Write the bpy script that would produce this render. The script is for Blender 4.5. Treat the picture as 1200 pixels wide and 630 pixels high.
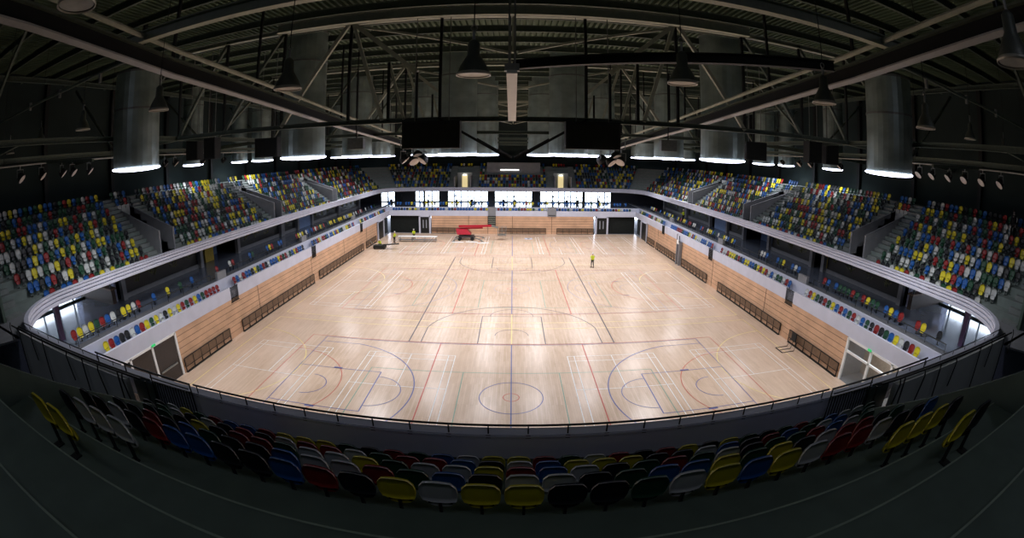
import bpy, bmesh, math, random
from mathutils import Matrix, Vector
random.seed(7)
S = bpy.context.scene
C = S.collection
PI = math.pi
for o in list(bpy.data.objects):
    bpy.data.objects.remove(o)

# ------------------------------------------------------------------ camera
cam = bpy.data.cameras.new('camera')
camo = bpy.data.objects.new('camera', cam)
C.objects.link(camo)
S.camera = camo
cam.type = 'PANO'
cam.panorama_type = 'FISHEYE_EQUISOLID'
cam.fisheye_lens = 16.0
cam.fisheye_fov = math.radians(200)
cam.sensor_width = 36.0
cam.sensor_height = 36.0 * 630 / 1200
CX, CY, PITCH, CAMH, CAMX, ROLL = 600.65, 257.9, 0.141186, 13.2634, 0.0132, -0.00677
cam.shift_x = (600 - CX) / 1200
cam.shift_y = -(315 - CY) / 630
cam.clip_end = 500
camo.location = (CAMX, 0, CAMH)
camo.rotation_euler = (Matrix.Rotation(PI / 2 - PITCH, 4, 'X') @ Matrix.Rotation(-ROLL, 4, 'Z')).to_euler()

# ------------------------------------------------------------------ world, exposure
S.view_settings.view_transform = 'Standard'
S.view_settings.look = 'None'
S.view_settings.gamma = 1.0
S.view_settings.use_curve_mapping = False
S.view_settings.exposure = 0.34
W = bpy.data.worlds.new('overcast_sky')
S.world = W
W.use_nodes = True
wn = W.node_tree
wn.nodes.clear()
wo = wn.nodes.new('ShaderNodeOutputWorld')
wb = wn.nodes.new('ShaderNodeBackground')
wb.inputs[0].default_value = (0.78, 0.85, 1.0, 1)
wb.inputs[1].default_value = 6.5
wn.links.new(wb.outputs[0], wo.inputs[0])
PIPE_POWER = 222.0        # daylight leaving each roof light pipe
S.cycles.max_bounces = 6
S.cycles.diffuse_bounces = 4
S.cycles.glossy_bounces = 3
S.cycles.transparent_max_bounces = 12
S.cycles.caustics_reflective = False
S.cycles.caustics_refractive = False
S.cycles.sample_clamp_indirect = 4.0

# ------------------------------------------------------------------ materials
def lin(c):
    return tuple(((x / 255) / 12.92 if x <= 10 else (((x / 255) + 0.055) / 1.055) ** 2.4) for x in c)
MATS = {}
def mat(name, rgb, rough=0.6, metal=0.0, var=0.12, scale=6.0, spec=0.4, emit=None, estr=0.0, alpha=None):
    if name in MATS:
        return MATS[name]
    m = bpy.data.materials.new(name)
    m.use_nodes = True
    nt = m.node_tree
    b = nt.nodes['Principled BSDF']
    base = lin(rgb)
    tc = nt.nodes.new('ShaderNodeTexCoord')
    n = nt.nodes.new('ShaderNodeTexNoise')
    n.inputs['Scale'].default_value = scale
    n.inputs['Detail'].default_value = 3
    r = nt.nodes.new('ShaderNodeValToRGB')
    r.color_ramp.elements[0].position = 0.3
    r.color_ramp.elements[1].position = 0.7
    r.color_ramp.elements[0].color = tuple(c * (1 - var) for c in base) + (1,)
    r.color_ramp.elements[1].color = tuple(min(1, c * (1 + var)) for c in base) + (1,)
    nt.links.new(tc.outputs['Object'], n.inputs['Vector'])
    nt.links.new(n.outputs['Fac'], r.inputs['Fac'])
    nt.links.new(r.outputs['Color'], b.inputs['Base Color'])
    b.inputs['Roughness'].default_value = rough
    b.inputs['Metallic'].default_value = metal
    b.inputs['Specular IOR Level'].default_value = spec
    if emit:
        b.inputs['Emission Color'].default_value = lin(emit) + (1,)
        b.inputs['Emission Strength'].default_value = estr
    MATS[name] = m
    return m

def glass_mat():
    m = bpy.data.materials.new('window_glass')
    m.use_nodes = True
    nt = m.node_tree
    nt.nodes.clear()
    o = nt.nodes.new('ShaderNodeOutputMaterial')
    t = nt.nodes.new('ShaderNodeBsdfTransparent')
    t.inputs[0].default_value = (0.93, 0.96, 0.97, 1)
    g = nt.nodes.new('ShaderNodeBsdfGlossy')
    g.inputs['Roughness'].default_value = 0.02
    mx = nt.nodes.new('ShaderNodeMixShader')
    mx.inputs[0].default_value = 0.06
    nt.links.new(t.outputs[0], mx.inputs[1]); nt.links.new(g.outputs[0], mx.inputs[2])
    nt.links.new(mx.outputs[0], o.inputs[0])
    return m
GLASS = glass_mat()

def wood_mat(name, c1, c2, c3, plank, length, rough, along='Y', vertical=False):
    """boards: brick texture rows with per-board tone and grain"""
    m = bpy.data.materials.new(name)
    m.use_nodes = True
    nt = m.node_tree
    L = nt.links.new
    b = nt.nodes['Principled BSDF']
    tc = nt.nodes.new('ShaderNodeTexCoord')
    mp = nt.nodes.new('ShaderNodeMapping')
    if along == 'Y':
        mp.inputs['Rotation'].default_value = (0, 0, PI / 2)
    L(tc.outputs['Object'], mp.inputs['Vector'])
    br = nt.nodes.new('ShaderNodeTexBrick')
    br.offset = 0.37
    br.inputs['Color1'].default_value = lin(c1) + (1,)
    br.inputs['Color2'].default_value = lin(c2) + (1,)
    br.inputs['Mortar'].default_value = lin(c3) + (1,)
    br.inputs['Scale'].default_value = 1.0
    br.inputs['Mortar Size'].default_value = 0.004
    br.inputs['Mortar Smooth'].default_value = 0.3
    br.inputs['Brick Width'].default_value = length
    br.inputs['Row Height'].default_value = plank
    L(mp.outputs['Vector'], br.inputs['Vector'])
    n = nt.nodes.new('ShaderNodeTexNoise')
    n.inputs['Scale'].default_value = 3.0
    n.inputs['Detail'].default_value = 4
    mp2 = nt.nodes.new('ShaderNodeMapping')
    mp2.inputs['Scale'].default_value = (1.6, 0.25, 1) if along == 'Y' else (0.25, 1.6, 1)
    L(tc.outputs['Object'], mp2.inputs['Vector']); L(mp2.outputs['Vector'], n.inputs['Vector'])
    n2 = nt.nodes.new('ShaderNodeTexNoise')
    n2.inputs['Scale'].default_value = 0.35
    n2.inputs['Detail'].default_value = 2
    L(tc.outputs['Object'], n2.inputs['Vector'])
    mx = nt.nodes.new('ShaderNodeMix'); mx.data_type = 'RGBA'; mx.blend_type = 'MULTIPLY'
    mx.inputs[0].default_value = 0.38
    r = nt.nodes.new('ShaderNodeValToRGB')
    r.color_ramp.elements[0].color = (0.72, 0.66, 0.6, 1)
    r.color_ramp.elements[1].color = (1.0, 1.0, 1.0, 1)
    r.color_ramp.elements[0].position = 0.3
    r.color_ramp.elements[1].position = 0.62
    L(n.outputs['Fac'], r.inputs['Fac'])
    L(br.outputs['Color'], mx.inputs[6]); L(r.outputs['Color'], mx.inputs[7])
    mx2 = nt.nodes.new('ShaderNodeMix'); mx2.data_type = 'RGBA'; mx2.blend_type = 'MIX'
    r2 = nt.nodes.new('ShaderNodeMapRange')
    r2.inputs['From Min'].default_value = 0.4; r2.inputs['From Max'].default_value = 0.7
    r2.inputs['To Min'].default_value = 0.0; r2.inputs['To Max'].default_value = 0.35
    L(n2.outputs['Fac'], r2.inputs['Value']); L(r2.outputs['Result'], mx2.inputs[0])
    mx2.inputs[7].default_value = lin(tuple(min(255, c + 14) for c in c1)) + (1,)
    L(mx.outputs[2], mx2.inputs[6])
    L(mx2.outputs[2], b.inputs['Base Color'])
    b.inputs['Roughness'].default_value = rough
    b.inputs['Specular IOR Level'].default_value = 0.5
    return m

M = dict(
    floor=wood_mat('maple_sports_floor', (227, 201, 178), (215, 187, 161), (195, 164, 137), 0.13, 2.4, 0.24),
    wood=mat('oak_wall_panel', (208, 168, 136), 0.45, var=0.13, scale=0.8),
    gap=mat('panel_joint_shadow_gap', (66, 50, 40), 0.8),
    conc=mat('pale_grey_concrete', (202, 205, 220), 0.65, var=0.05, scale=1.2),
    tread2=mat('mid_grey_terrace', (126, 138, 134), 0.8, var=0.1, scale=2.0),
    conc2=mat('mid_grey_concrete', (132, 134, 138), 0.75, var=0.08, scale=1.5),
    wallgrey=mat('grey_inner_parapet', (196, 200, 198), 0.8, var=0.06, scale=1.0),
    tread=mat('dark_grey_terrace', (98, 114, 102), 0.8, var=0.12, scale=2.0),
    step=mat('grey_aisle_step', (132, 138, 136), 0.8, var=0.1, scale=2.0),
    nose=mat('aluminium_step_nosing', (150, 166, 146), 0.5, 0.0),
    black=mat('black_matt_steel', (26, 28, 27), 0.6, var=0.2),
    steel=mat('grey_painted_steel', (172, 176, 158), 0.55, var=0.1),
    darksteel=mat('dark_painted_steel', (82, 92, 80), 0.6, var=0.15),
    gsteel=mat('galvanised_steel', (140, 142, 138), 0.4, 0.5),
    pipe=mat('dark_reflective_duct_metal', (170, 184, 178), 0.36, 0.7, var=0.25, scale=1.2),
    deck=mat('profiled_roof_deck', (84, 100, 76), 0.6, 0.2, var=0.2, scale=0.4),
    hall=mat('black_painted_hall_wall', (44, 56, 54), 0.9, var=0.12, scale=0.6),
    cfloor=mat('blue_grey_resin_floor', (96, 104, 120), 0.12, var=0.08, scale=0.5, spec=1.0),
    board=mat('black_display_board', (26, 28, 27), 0.4, var=0.1),
    lightblue=mat('pale_blue_wall', (120, 145, 185), 0.7),
    yellowwall=mat('mustard_yellow_wall', (190, 165, 70), 0.7),
    white=mat('white_painted_metal', (236, 236, 234), 0.5, var=0.03),
    timber=mat('brown_mesh_guard', (116, 92, 72), 0.7, var=0.2, scale=3),
    dome=mat('prismatic_light_dome', (230, 232, 240), 0.3, emit=(226, 230, 255), estr=6.0),
    lampshell=mat('grey_spun_aluminium', (96, 100, 92), 0.45, 0.4),
    lamprim=mat('pale_reflector_rim', (176, 172, 158), 0.4, 0.3),
    lens=mat('grey_lamp_lens', (206, 198, 192), 0.3),
    red=mat('red_lift_paint', (170, 22, 44), 0.4),
    rubber=mat('black_rubber', (18, 18, 18), 0.8),
    hivis=mat('yellow_hi_vis_cloth', (200, 220, 30), 0.8),
    cloth=mat('dark_work_cloth', (22, 24, 30), 0.9),
    skin=mat('skin', (190, 140, 112), 0.6),
    helmet=mat('white_helmet', (225, 225, 220), 0.4),
    green=mat('green_exit_sign', (40, 200, 110), 0.5, emit=(60, 230, 130), estr=0.25),
    doorlit=mat('cream_door_leaf', (214, 200, 150), 0.6),
    curtain=mat('black_stage_curtain', (22, 26, 24), 0.95, var=0.25, scale=3),
    led=mat('white_strip_lamp', (235, 235, 225), 0.4, emit=(240, 238, 225), estr=3.0),
)
SEATC = dict(
    yellow=mat('yellow_seat_plastic', (214, 200, 40), 0.4, var=0.05),
    white=mat('white_seat_plastic', (196, 200, 198), 0.45, var=0.05),
    blue=mat('blue_seat_plastic', (26, 88, 160), 0.4, var=0.08),
    red=mat('red_seat_plastic', (142, 34, 34), 0.4, var=0.08),
    green=mat('green_seat_plastic', (26, 74, 50), 0.45, var=0.08),
    black=mat('black_seat_plastic', (28, 32, 36), 0.45, var=0.1))
LINE = dict(blue=mat('blue_line_paint', (100, 108, 165), 0.35), red=mat('red_line_paint', (200, 92, 80), 0.35),
            white=mat('white_line_paint', (242, 242, 242), 0.35), green=mat('green_line_paint', (110, 160, 140), 0.35),
            yellow=mat('yellow_line_paint', (238, 216, 150), 0.35), black=mat('dark_line_paint', (80, 76, 88), 0.35), grey=mat('faded_line_paint', (158, 146, 160), 0.35))

# ------------------------------------------------------------------ mesh helpers
class MB:
    def __init__(s):
        s.v = []; s.f = []; s.mi = []; s.mats = []; s.cur = 0
    def use(s, m):
        if m not in s.mats:
            s.mats.append(m)
        s.cur = s.mats.index(m)
        return s
    def add(s, vs, fs):
        n = len(s.v)
        s.v += [tuple(v) for v in vs]
        for f in fs:
            s.f.append([i + n for i in f]); s.mi.append(s.cur)
        return s
    def box(s, x0, x1, y0, y1, z0, z1):
        vs = [(x, y, z) for z in (z0, z1) for y in (y0, y1) for x in (x0, x1)]
        return s.add(vs, [(0, 2, 3, 1), (4, 5, 7, 6), (0, 1, 5, 4), (2, 6, 7, 3), (0, 4, 6, 2), (1, 3, 7, 5)])
    def bar(s, a, b, w, h=None, up=(0, 0, 1)):
        a = Vector(a); b = Vector(b); h = h or w
        d = (b - a).normalized(); u = Vector(up)
        if abs(d.dot(u)) > 0.97: u = Vector((0, 1, 0))
        r = d.cross(u).normalized(); u = r.cross(d).normalized()
        vs = [p + r * i * w / 2 + u * j * h / 2 for p in (a, b) for i, j in ((-1, -1), (1, -1), (1, 1), (-1, 1))]
        return s.add(vs, [(3, 2, 1, 0), (4, 5, 6, 7), (0, 1, 5, 4), (1, 2, 6, 5), (2, 3, 7, 6), (3, 0, 4, 7)])
    def ibeam(s, a, b, w, h, t=0.03):
        a = Vector(a); b = Vector(b); o = Vector((0, 0, h / 2))
        s.bar(a - o, b - o, w, t); s.bar(a + o, b + o, w, t); s.bar(a, b, t, h)
        return s
    def tube(s, pts, r, n=8, caps=True):
        pts = [Vector(p) for p in pts]
        vs = []; k = len(pts)
        for i, p in enumerate(pts):
            d = (pts[min(i + 1, k - 1)] - pts[max(i - 1, 0)]).normalized()
            u = Vector((0, 0, 1)) if abs(d.z) < 0.9 else Vector((1, 0, 0))
            e = d.cross(u).normalized(); g = e.cross(d)
            for j in range(n):
                t = 2 * PI * j / n
                vs.append(p + e * math.cos(t) * r + g * math.sin(t) * r)
        fs = [(i * n + j, i * n + (j + 1) % n, (i + 1) * n + (j + 1) % n, (i + 1) * n + j) for i in range(k - 1) for j in range(n)]
        if caps:
            fs += [tuple(range(n))[::-1], tuple(range((k - 1) * n, k * n))]
        return s.add(vs, fs)
    def lathe(s, prof, n=24, c=(0, 0, 0), cap=False):
        """prof [(r,z)] revolved about Z at c"""
        vs = [(c[0] + r * math.cos(2 * PI * j / n), c[1] + r * math.sin(2 * PI * j / n), c[2] + z) for r, z in prof for j in range(n)]
        k = len(prof)
        fs = [(i * n + j, i * n + (j + 1) % n, (i + 1) * n + (j + 1) % n, (i + 1) * n + j) for i in range(k - 1) for j in range(n)]
        if cap: fs += [tuple(range(n))[::-1], tuple(range((k - 1) * n, k * n))]
        return s.add(vs, fs)
    def sweep(s, prof, st, cap=True):
        """prof: closed polygon [(off,z)], st: stations [(x,y,nx,ny)]"""
        n = len(prof)
        vs = [(x + nx * o, y + ny * o, z) for x, y, nx, ny in st for o, z in prof]
        k = len(st)
        fs = [(i * n + j, i * n + (j + 1) % n, (i + 1) * n + (j + 1) % n, (i + 1) * n + j) for i in range(k - 1) for j in range(n)]
        if cap: fs += [tuple(range(n))[::-1], tuple(range((k - 1) * n, k * n))]
        return s.add(vs, fs)
    def obj(s, name, m=None, parent=None, smooth=False, fix=True, loc=None):
        me = bpy.data.meshes.new(name)
        me.from_pydata(s.v, [], s.f)
        if m is not None:
            me.materials.append(m)
        else:
            for q in s.mats: me.materials.append(q)
            me.polygons.foreach_set('material_index', s.mi)
        if fix:
            bm = bmesh.new(); bm.from_mesh(me)
            bmesh.ops.recalc_face_normals(bm, faces=bm.faces)
            bm.to_mesh(me); bm.free()
        if smooth:
            me.polygons.foreach_set('use_smooth', [True] * len(me.polygons))
        o = bpy.data.objects.new(name, me)
        C.objects.link(o)
        if parent: o.parent = parent
        if loc: o.location = loc
        return o

def struct(o, label=None):
    o['kind'] = 'structure'
    if label: o['label'] = label
    return o
def tag(o, label, cat, group=None):
    o['label'] = label; o['category'] = cat
    if group: o['group'] = group
    return o
def thing(name, label, cat, loc=(0, 0, 0), rz=0.0, group=None):
    o = bpy.data.objects.new(name, None)
    o.empty_display_size = 0.2
    C.objects.link(o)
    o.location = loc; o.rotation_euler = (0, 0, rz)
    return tag(o, label, cat, group)
def dup(root, loc, rz, label, group=None):
    r = root.copy(); C.objects.link(r)
    r.location = loc; r.rotation_euler = (0, 0, rz); r['label'] = label
    if group: r['group'] = group
    for ch in list(root.children):
        c = ch.copy(); C.objects.link(c); c.parent = r
        for g in ch.children:
            d = g.copy(); C.objects.link(d); d.parent = c
    return r
ORD = ['first', 'second', 'third', 'fourth', 'fifth', 'sixth', 'seventh', 'eighth', 'ninth', 'tenth', 'eleventh', 'twelfth', 'thirteenth',
       'fourteenth', 'fifteenth', 'sixteenth', 'seventeenth', 'eighteenth', 'nineteenth', 'twentieth']
def ordn(i):
    if i < 20: return ORD[i]
    t = {2: 'twenty', 3: 'thirty', 4: 'forty', 5: 'fifty', 6: 'sixty'}[(i + 1) // 10]
    return (t[:-1] + 'ieth') if (i + 1) % 10 == 0 else t + '-' + ORD[(i + 1) % 10 - 1]

# ------------------------------------------------------------------ court floor + lines
WX, YB_, YF = 21.5, 6.0, 76.7
struct(MB().box(-WX, WX, YB_, YF, -0.2, 0).obj('floor', M['floor']), 'pale maple sports hall floor')
sub = MB().box(-40, -WX, YB_ - 12, 96, -0.2, 0).box(WX, 40, YB_ - 12, 96, -0.2, 0).box(-WX, WX, YF, 96, -0.2, 0).box(-WX, WX, YB_ - 12, YB_, -0.2, 0)
struct(sub.obj('floor_slab', M['conc2']))
LN = {c: MB() for c in LINE}
ZL = {'yellow': .003, 'green': .004, 'white': .005, 'black': .006, 'grey': .0055, 'red': .007, 'blue': .008}
LW = 0.05
def seg(c, x0, y0, x1, y1, w=LW):
    a = Vector((x0, y0)); b = Vector((x1, y1)); d = (b - a).normalized(); n = Vector((-d.y, d.x)) * w / 2
    z = ZL[c]
    LN[c].add([(a.x + n.x, a.y + n.y, z), (a.x - n.x, a.y - n.y, z), (b.x - n.x, b.y - n.y, z), (b.x + n.x, b.y + n.y, z)], [(0, 1, 2, 3)])
def arc(c, cx, cy, r, a0=0, a1=360, w=LW, n=40):
    z = ZL[c]; vs = []; fs = []
    for i in range(n + 1):
        t = math.radians(a0 + (a1 - a0) * i / n)
        for q in (r - w / 2, r + w / 2): vs.append((cx + q * math.cos(t), cy + q * math.sin(t), z))
    for i in range(n): fs.append((2 * i, 2 * i + 1, 2 * i + 3, 2 * i + 2))
    LN[c].add(vs, fs)
def rect(c, x0, y0, x1, y1, w=LW):
    seg(c, x0, y0, x1, y0, w); seg(c, x0, y1, x1, y1, w); seg(c, x0, y0, x0, y1, w); seg(c, x1, y0, x1, y1, w)
YA, YBc, YC = 22.48, 44.14, 66.97
for cy in (YA, YBc, YC):
    bl = 'blue' if cy == YA else 'grey'
    rect('red', -15.25, cy - 7.63, 15.25, cy + 7.63)
    for x in (-5.083, 5.083): seg('red', x, cy - 7.63, x, cy + 7.63, 0.07)
    arc('red', 0, cy, 0.45)
    for s in (-1, 1): arc('red', s * 15.25, cy, 4.9, 90 if s > 0 else -90, 270 if s > 0 else 90)
    rect(bl, -14, cy - 7.5, 14, cy + 7.5)
    seg('blue', 0, cy - 7.5, 0, cy + 7.5, 0.07)
    arc(bl, 0, cy, 1.8)
    for s in (-1, 1):
        A = (lambda a, b: (a, b)) if s > 0 else (lambda a, b: (180 - a, 180 - b))
        seg(bl, s * 14, cy + 2.45, s * 8.2, cy + 2.45); seg(bl, s * 14, cy - 2.45, s * 8.2, cy - 2.45)
        seg(bl, s * 8.2, cy - 2.45, s * 8.2, cy + 2.45, 0.07)
        arc(bl, s * 8.2, cy, 1.8, *A(90, 270)); arc(bl, s * 12.425, cy, 1.25, *A(90, 270))
        arc(bl, s * 12.425, cy, 6.75, *A(102.2, 257.8), 0.07)
        for e in (-1, 1):
            seg(bl, s * 14, cy + e * 6.6, s * 11.0, cy + e * 6.6)
            seg(bl, s * 10.9, cy + e * 2.52, s * 11.5, cy + e * 2.52, 0.18)
    rect('green', -9, cy - 5.9, 9, cy + 3.05); seg('green', -3, cy - 5.9, -3, cy + 3.05); seg('green', 3, cy - 5.9, 3, cy + 3.05)
for cy in (21.3, 43.7, 67.2):          # badminton courts
    for x0 in (-18.8, -9.88, 3.78, 12.7):
        if cy == 43.7 and abs(x0 + 3.05) < 10: continue
        x1 = x0 + 6.1; xm = x0 + 3.05
        rect('white', x0, cy - 6.7, x1, cy + 6.7)
        for x in (x0 + .46, x1 - .46): seg('white', x, cy - 6.7, x, cy + 6.7)
        for e in (-1, 1):
            seg('white', x0, cy + e * 1.98, x1, cy + e * 1.98); seg('white', x0, cy + e * 5.94, x1, cy + e * 5.94)
            seg('white', xm, cy + e * 1.98, xm, cy + e * 6.7)
YM0, YM1 = 30.15, 58.5                 # show court along the hall
for x in (-7.5, 7.5): seg('black', x, YM0, x, YM1, 0.09)
seg('black', -7.5, YM0, 7.5, YM0); seg('black', -7.5, YM1, 7.5, YM1)
for y, s in ((YM0, 1), (YM1, -1)):
    for x in (-2.45, 2.45): seg('black', x, y, x, y + s * 5.8, 0.07)
    seg('black', -2.45, y + s * 5.8, 2.45, y + s * 5.8)
    A = (lambda a, b: (a, b)) if s > 0 else (lambda a, b: (-a, -b))
    arc('black', 0, y + s * 5.8, 1.8, *A(0, 180)); arc('black', 0, y + s * 1.575, 1.25, *A(0, 180))
    arc('black', 0, y + s * 1.575, 6.75, *A(12, 168), 0.07)
    for x in (-6.6, 6.6): seg('black', x, y, x, y + s * 2.99, 0.07)
seg('yellow', 0, YM0, 0, 36.5, 0.08); seg('yellow', 0, 51.8, 0, 59, 0.08)
for y0, y1 in ((13.2, 33.2), (34.5, 54.5)):
    rect('yellow', -20, y0, 20, y1, 0.08)
    ym = (y0 + y1) / 2 + 1.1
    for s in (-1, 1): arc('yellow', s * 20, ym, 6.1, 90 if s > 0 else -90, 270 if s > 0 else 90, 0.08)
for c in LINE: LN[c].obj('floor_line_marking', LINE[c], bpy.data.objects['floor'], fix=False)
for o in bpy.data.objects:
    if o.type == 'MESH' and o.name.startswith('floor_line'): pass

# ------------------------------------------------------------------ ring geometry
RX, RY0, RY1, RR = 23.35, 8.2, 81.3, 5.0
def side_st(s, y0, y1): return [(s * RX, y0, s, 0), (s * RX, y1, s, 0)]
def arc_st(cx, cy, a0, a1, n=8):
    return [(cx + RR * math.cos(math.radians(a)), cy + RR * math.sin(math.radians(a)), math.cos(math.radians(a)), math.sin(math.radians(a)))
            for a in [a0 + (a1 - a0) * i / n for i in range(n + 1)]]
full = [(0, RY0, 0, -1)] + arc_st(-RX + RR, RY0 + RR, 270, 180, 12) + arc_st(-RX + RR, RY1 - RR, 180, 90, 10) + \
       arc_st(RX - RR, RY1 - RR, 90, 0, 10) + arc_st(RX - RR, RY0 + RR, 0, -90, 12) + [(0, RY0, 0, -1)]
# balcony front: pale fascia with shadow lines
prof = [(0.0, 6.95), (0.0, 7.13), (0.12, 7.135), (0.12, 7.185), (0.0, 7.19), (0.0, 7.33), (0.12, 7.335), (0.12, 7.385), (0.0, 7.39), (0.0, 7.52),
        (0.12, 7.525), (0.12, 7.565), (-0.02, 7.57), (-0.02, 7.62), (0.25, 7.62), (0.25, 6.95)]
struct(MB().sweep(prof, full, False).obj('wall_balcony_front', M['conc']), 'pale grey ribbed balcony front round the upper tier')
# upper concourse ceiling slab below the upper tier
sl = MB()
sl.sweep([(0.25, 6.88), (0.25, 6.97), (14, 6.97), (14, 6.88)], arc_st(-RX + RR, RY0 + RR, 246, 180, 8) + arc_st(-RX + RR, RY1 - RR, 180, 90, 10) + arc_st(RX - RR, RY1 - RR, 90, 0, 10) + arc_st(RX - RR, RY0 + RR, 0, -66, 8), True)
struct(sl.obj('ceiling_soffit', M['conc2']), 'grey underside of the upper tier')

# terrace profile
NR = 9
TZ = lambda k: 6.87 + 0.52 * k
FO = lambda k: 0.2 if k == 0 else 0.40 + 0.8 * k - 0.0
def terr_prof(k0=0, k1=NR, top=11.6):
    p = [(FO(k0), 6.9)]
    for k in range(k0, k1):
        p += [(FO(k), TZ(k)), (FO(k + 1), TZ(k))]
    p += [(FO(k1), TZ(k1 - 1) + 0.15), (11.0, TZ(k1 - 1) + 0.15), (11.0, 6.9)]
    return p
VOMS = (24.5, 42.6, 59.2)
for s, nm in ((-1, 'left'), (1, 'right')):
    mb = MB()
    edges = [9.6] + [e for v in VOMS for e in (v - .75, v + .75)] + [RY1 - RR]
    edges[0] = 8.0
    for i in range(0, len(edges), 2):
        mb.sweep(terr_prof(), side_st(s, edges[i], edges[i + 1]))
    for v in VOMS:
        mb.sweep(terr_prof(8), side_st(s, v - .75, v + .75))
        mb.sweep([(0.26, 6.9), (0.26, 6.96), (6.6, 6.96), (6.6, 6.9)], side_st(s, v - .75, v + .75))
    cx = s * (RX - RR)
    if s < 0:
        mb.sweep(terr_prof(), arc_st(cx, RY1 - RR, 180, 90, 10))
    else:
        mb.sweep(terr_prof(), arc_st(cx, RY1 - RR, 0, 90, 10))
    struct(mb.obj('slab_terrace_' + nm, M['tread2']), 'dark stepped seating terrace')
mb = MB()
FV = (-9.1, 9.1)
ex = [-(RX - RR), FV[0] - 1.4, FV[0] + 1.4, FV[1] - 1.4, FV[1] + 1.4, RX - RR]
for i in range(0, 6, 2):
    mb.sweep(terr_prof(), [(ex[i], RY1, 0, 1), (ex[i + 1], RY1, 0, 1)])
for v in FV: 
    mb.sweep([(0.26, 6.9), (0.26, 6.96), (5.0, 6.96), (5.0, 6.9)], [(v - 1.4, RY1, 0, 1), (v + 1.4, RY1, 0, 1)])
    mb.sweep(terr_prof(6), [(v - 1.4, RY1, 0, 1), (v + 1.4, RY1, 0, 1)])
struct(mb.obj('slab_terrace_far', M['tread2']), 'dark stepped seating terrace')

# near terrace under the camera
NZ = [8.0, 7.0, 6.2, 5.4, 4.6, 3.68, 2.74, 1.84, 0.80, -0.2, -1.1, -2.0, -2.9]
def near_prof(k0, k1):
    p = [(-NZ[k0], 5.2)]
    for k in range(k0, k1):
        p += [(-NZ[k], TZ(k)), (-NZ[k + 1], TZ(k))]
    p += [(-NZ[k1], 5.2)]
    return p
mb = MB()
XW = [9.9, 8.9, 7.7, 7.7, 7.7]
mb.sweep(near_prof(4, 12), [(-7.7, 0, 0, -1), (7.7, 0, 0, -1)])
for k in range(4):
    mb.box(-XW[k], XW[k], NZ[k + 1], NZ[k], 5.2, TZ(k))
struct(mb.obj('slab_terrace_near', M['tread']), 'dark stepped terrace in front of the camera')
nb = MB()
for k in range(6, 10):
    xo = 7.7
    nb.box(-xo, xo, NZ[k] - 0.02, NZ[k] + 0.006, TZ(k) - 0.03, TZ(k) + 0.006)
nb.obj('step_nosing_trim', M['nose'], bpy.data.objects['slab_terrace_near'])

for s, nm in ((-1, 'left'), (1, 'right')):
    t = thing('raking_side_wall', f'low dark raking wall ending the near stand seats on the {nm}', 'wall', (s * 7.8, 0, 0))
    m = MB(); V = [(s * e, y, z) for e in (0, .12) for y, z in ((6.1, 7.4), (6.1, 8.28), (-2.5, 13.75), (-2.5, 7.4))]
    m.add(V, [(0, 1, 2, 3), (7, 6, 5, 4), (0, 4, 5, 1), (1, 5, 6, 2), (2, 6, 7, 3), (3, 7, 4, 0)]); m.obj('wall_panel', M['tread'], t)
    MB().tube([(s * .3, 6.1, 8.0), (s * .3, 3.0, 9.95), (s * .3, 0, 11.9)], .03, 6).obj('handrail', M['gsteel'], t)
    for y in (5.5, 4.2, 2.9, 1.6): MB().tube([(s * .3, y, 8.38 + (5.5 - y) * .63), (s * .1, y, 8.0 + (5.5 - y) * .63)], .02, 5).obj('rail_bracket', M['gsteel'], t)
# near parapet: coping, inner wall and the taller grey wall beside the stair heads
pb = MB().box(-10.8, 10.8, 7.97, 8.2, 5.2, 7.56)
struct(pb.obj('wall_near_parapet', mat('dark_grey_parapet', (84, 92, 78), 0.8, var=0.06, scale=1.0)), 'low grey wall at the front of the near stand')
cb = MB().box(-10.8, 10.8, 7.92, 8.26, 7.56, 7.60)
struct(cb.obj('trim_near_coping', M['conc']), 'pale coping on the near parapet')
for s, nm in ((-1, 'left'), (1, 'right')):
    x0, x1 = sorted((s * 10.8, s * 19.6))
    w = MB().box(x0, x1, 7.55, 7.75, 4.0, 7.62)
    struct(w.obj('wall_stair_' + nm, M['wallgrey']), 'tall grey wall beside the near stair')
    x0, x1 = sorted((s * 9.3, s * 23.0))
    struct(MB().box(x0, x1, -2.0, 7.9, 3.8, 4.0).obj('slab_stair_landing_' + nm, M['tread']), 'dark stair landing')

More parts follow.
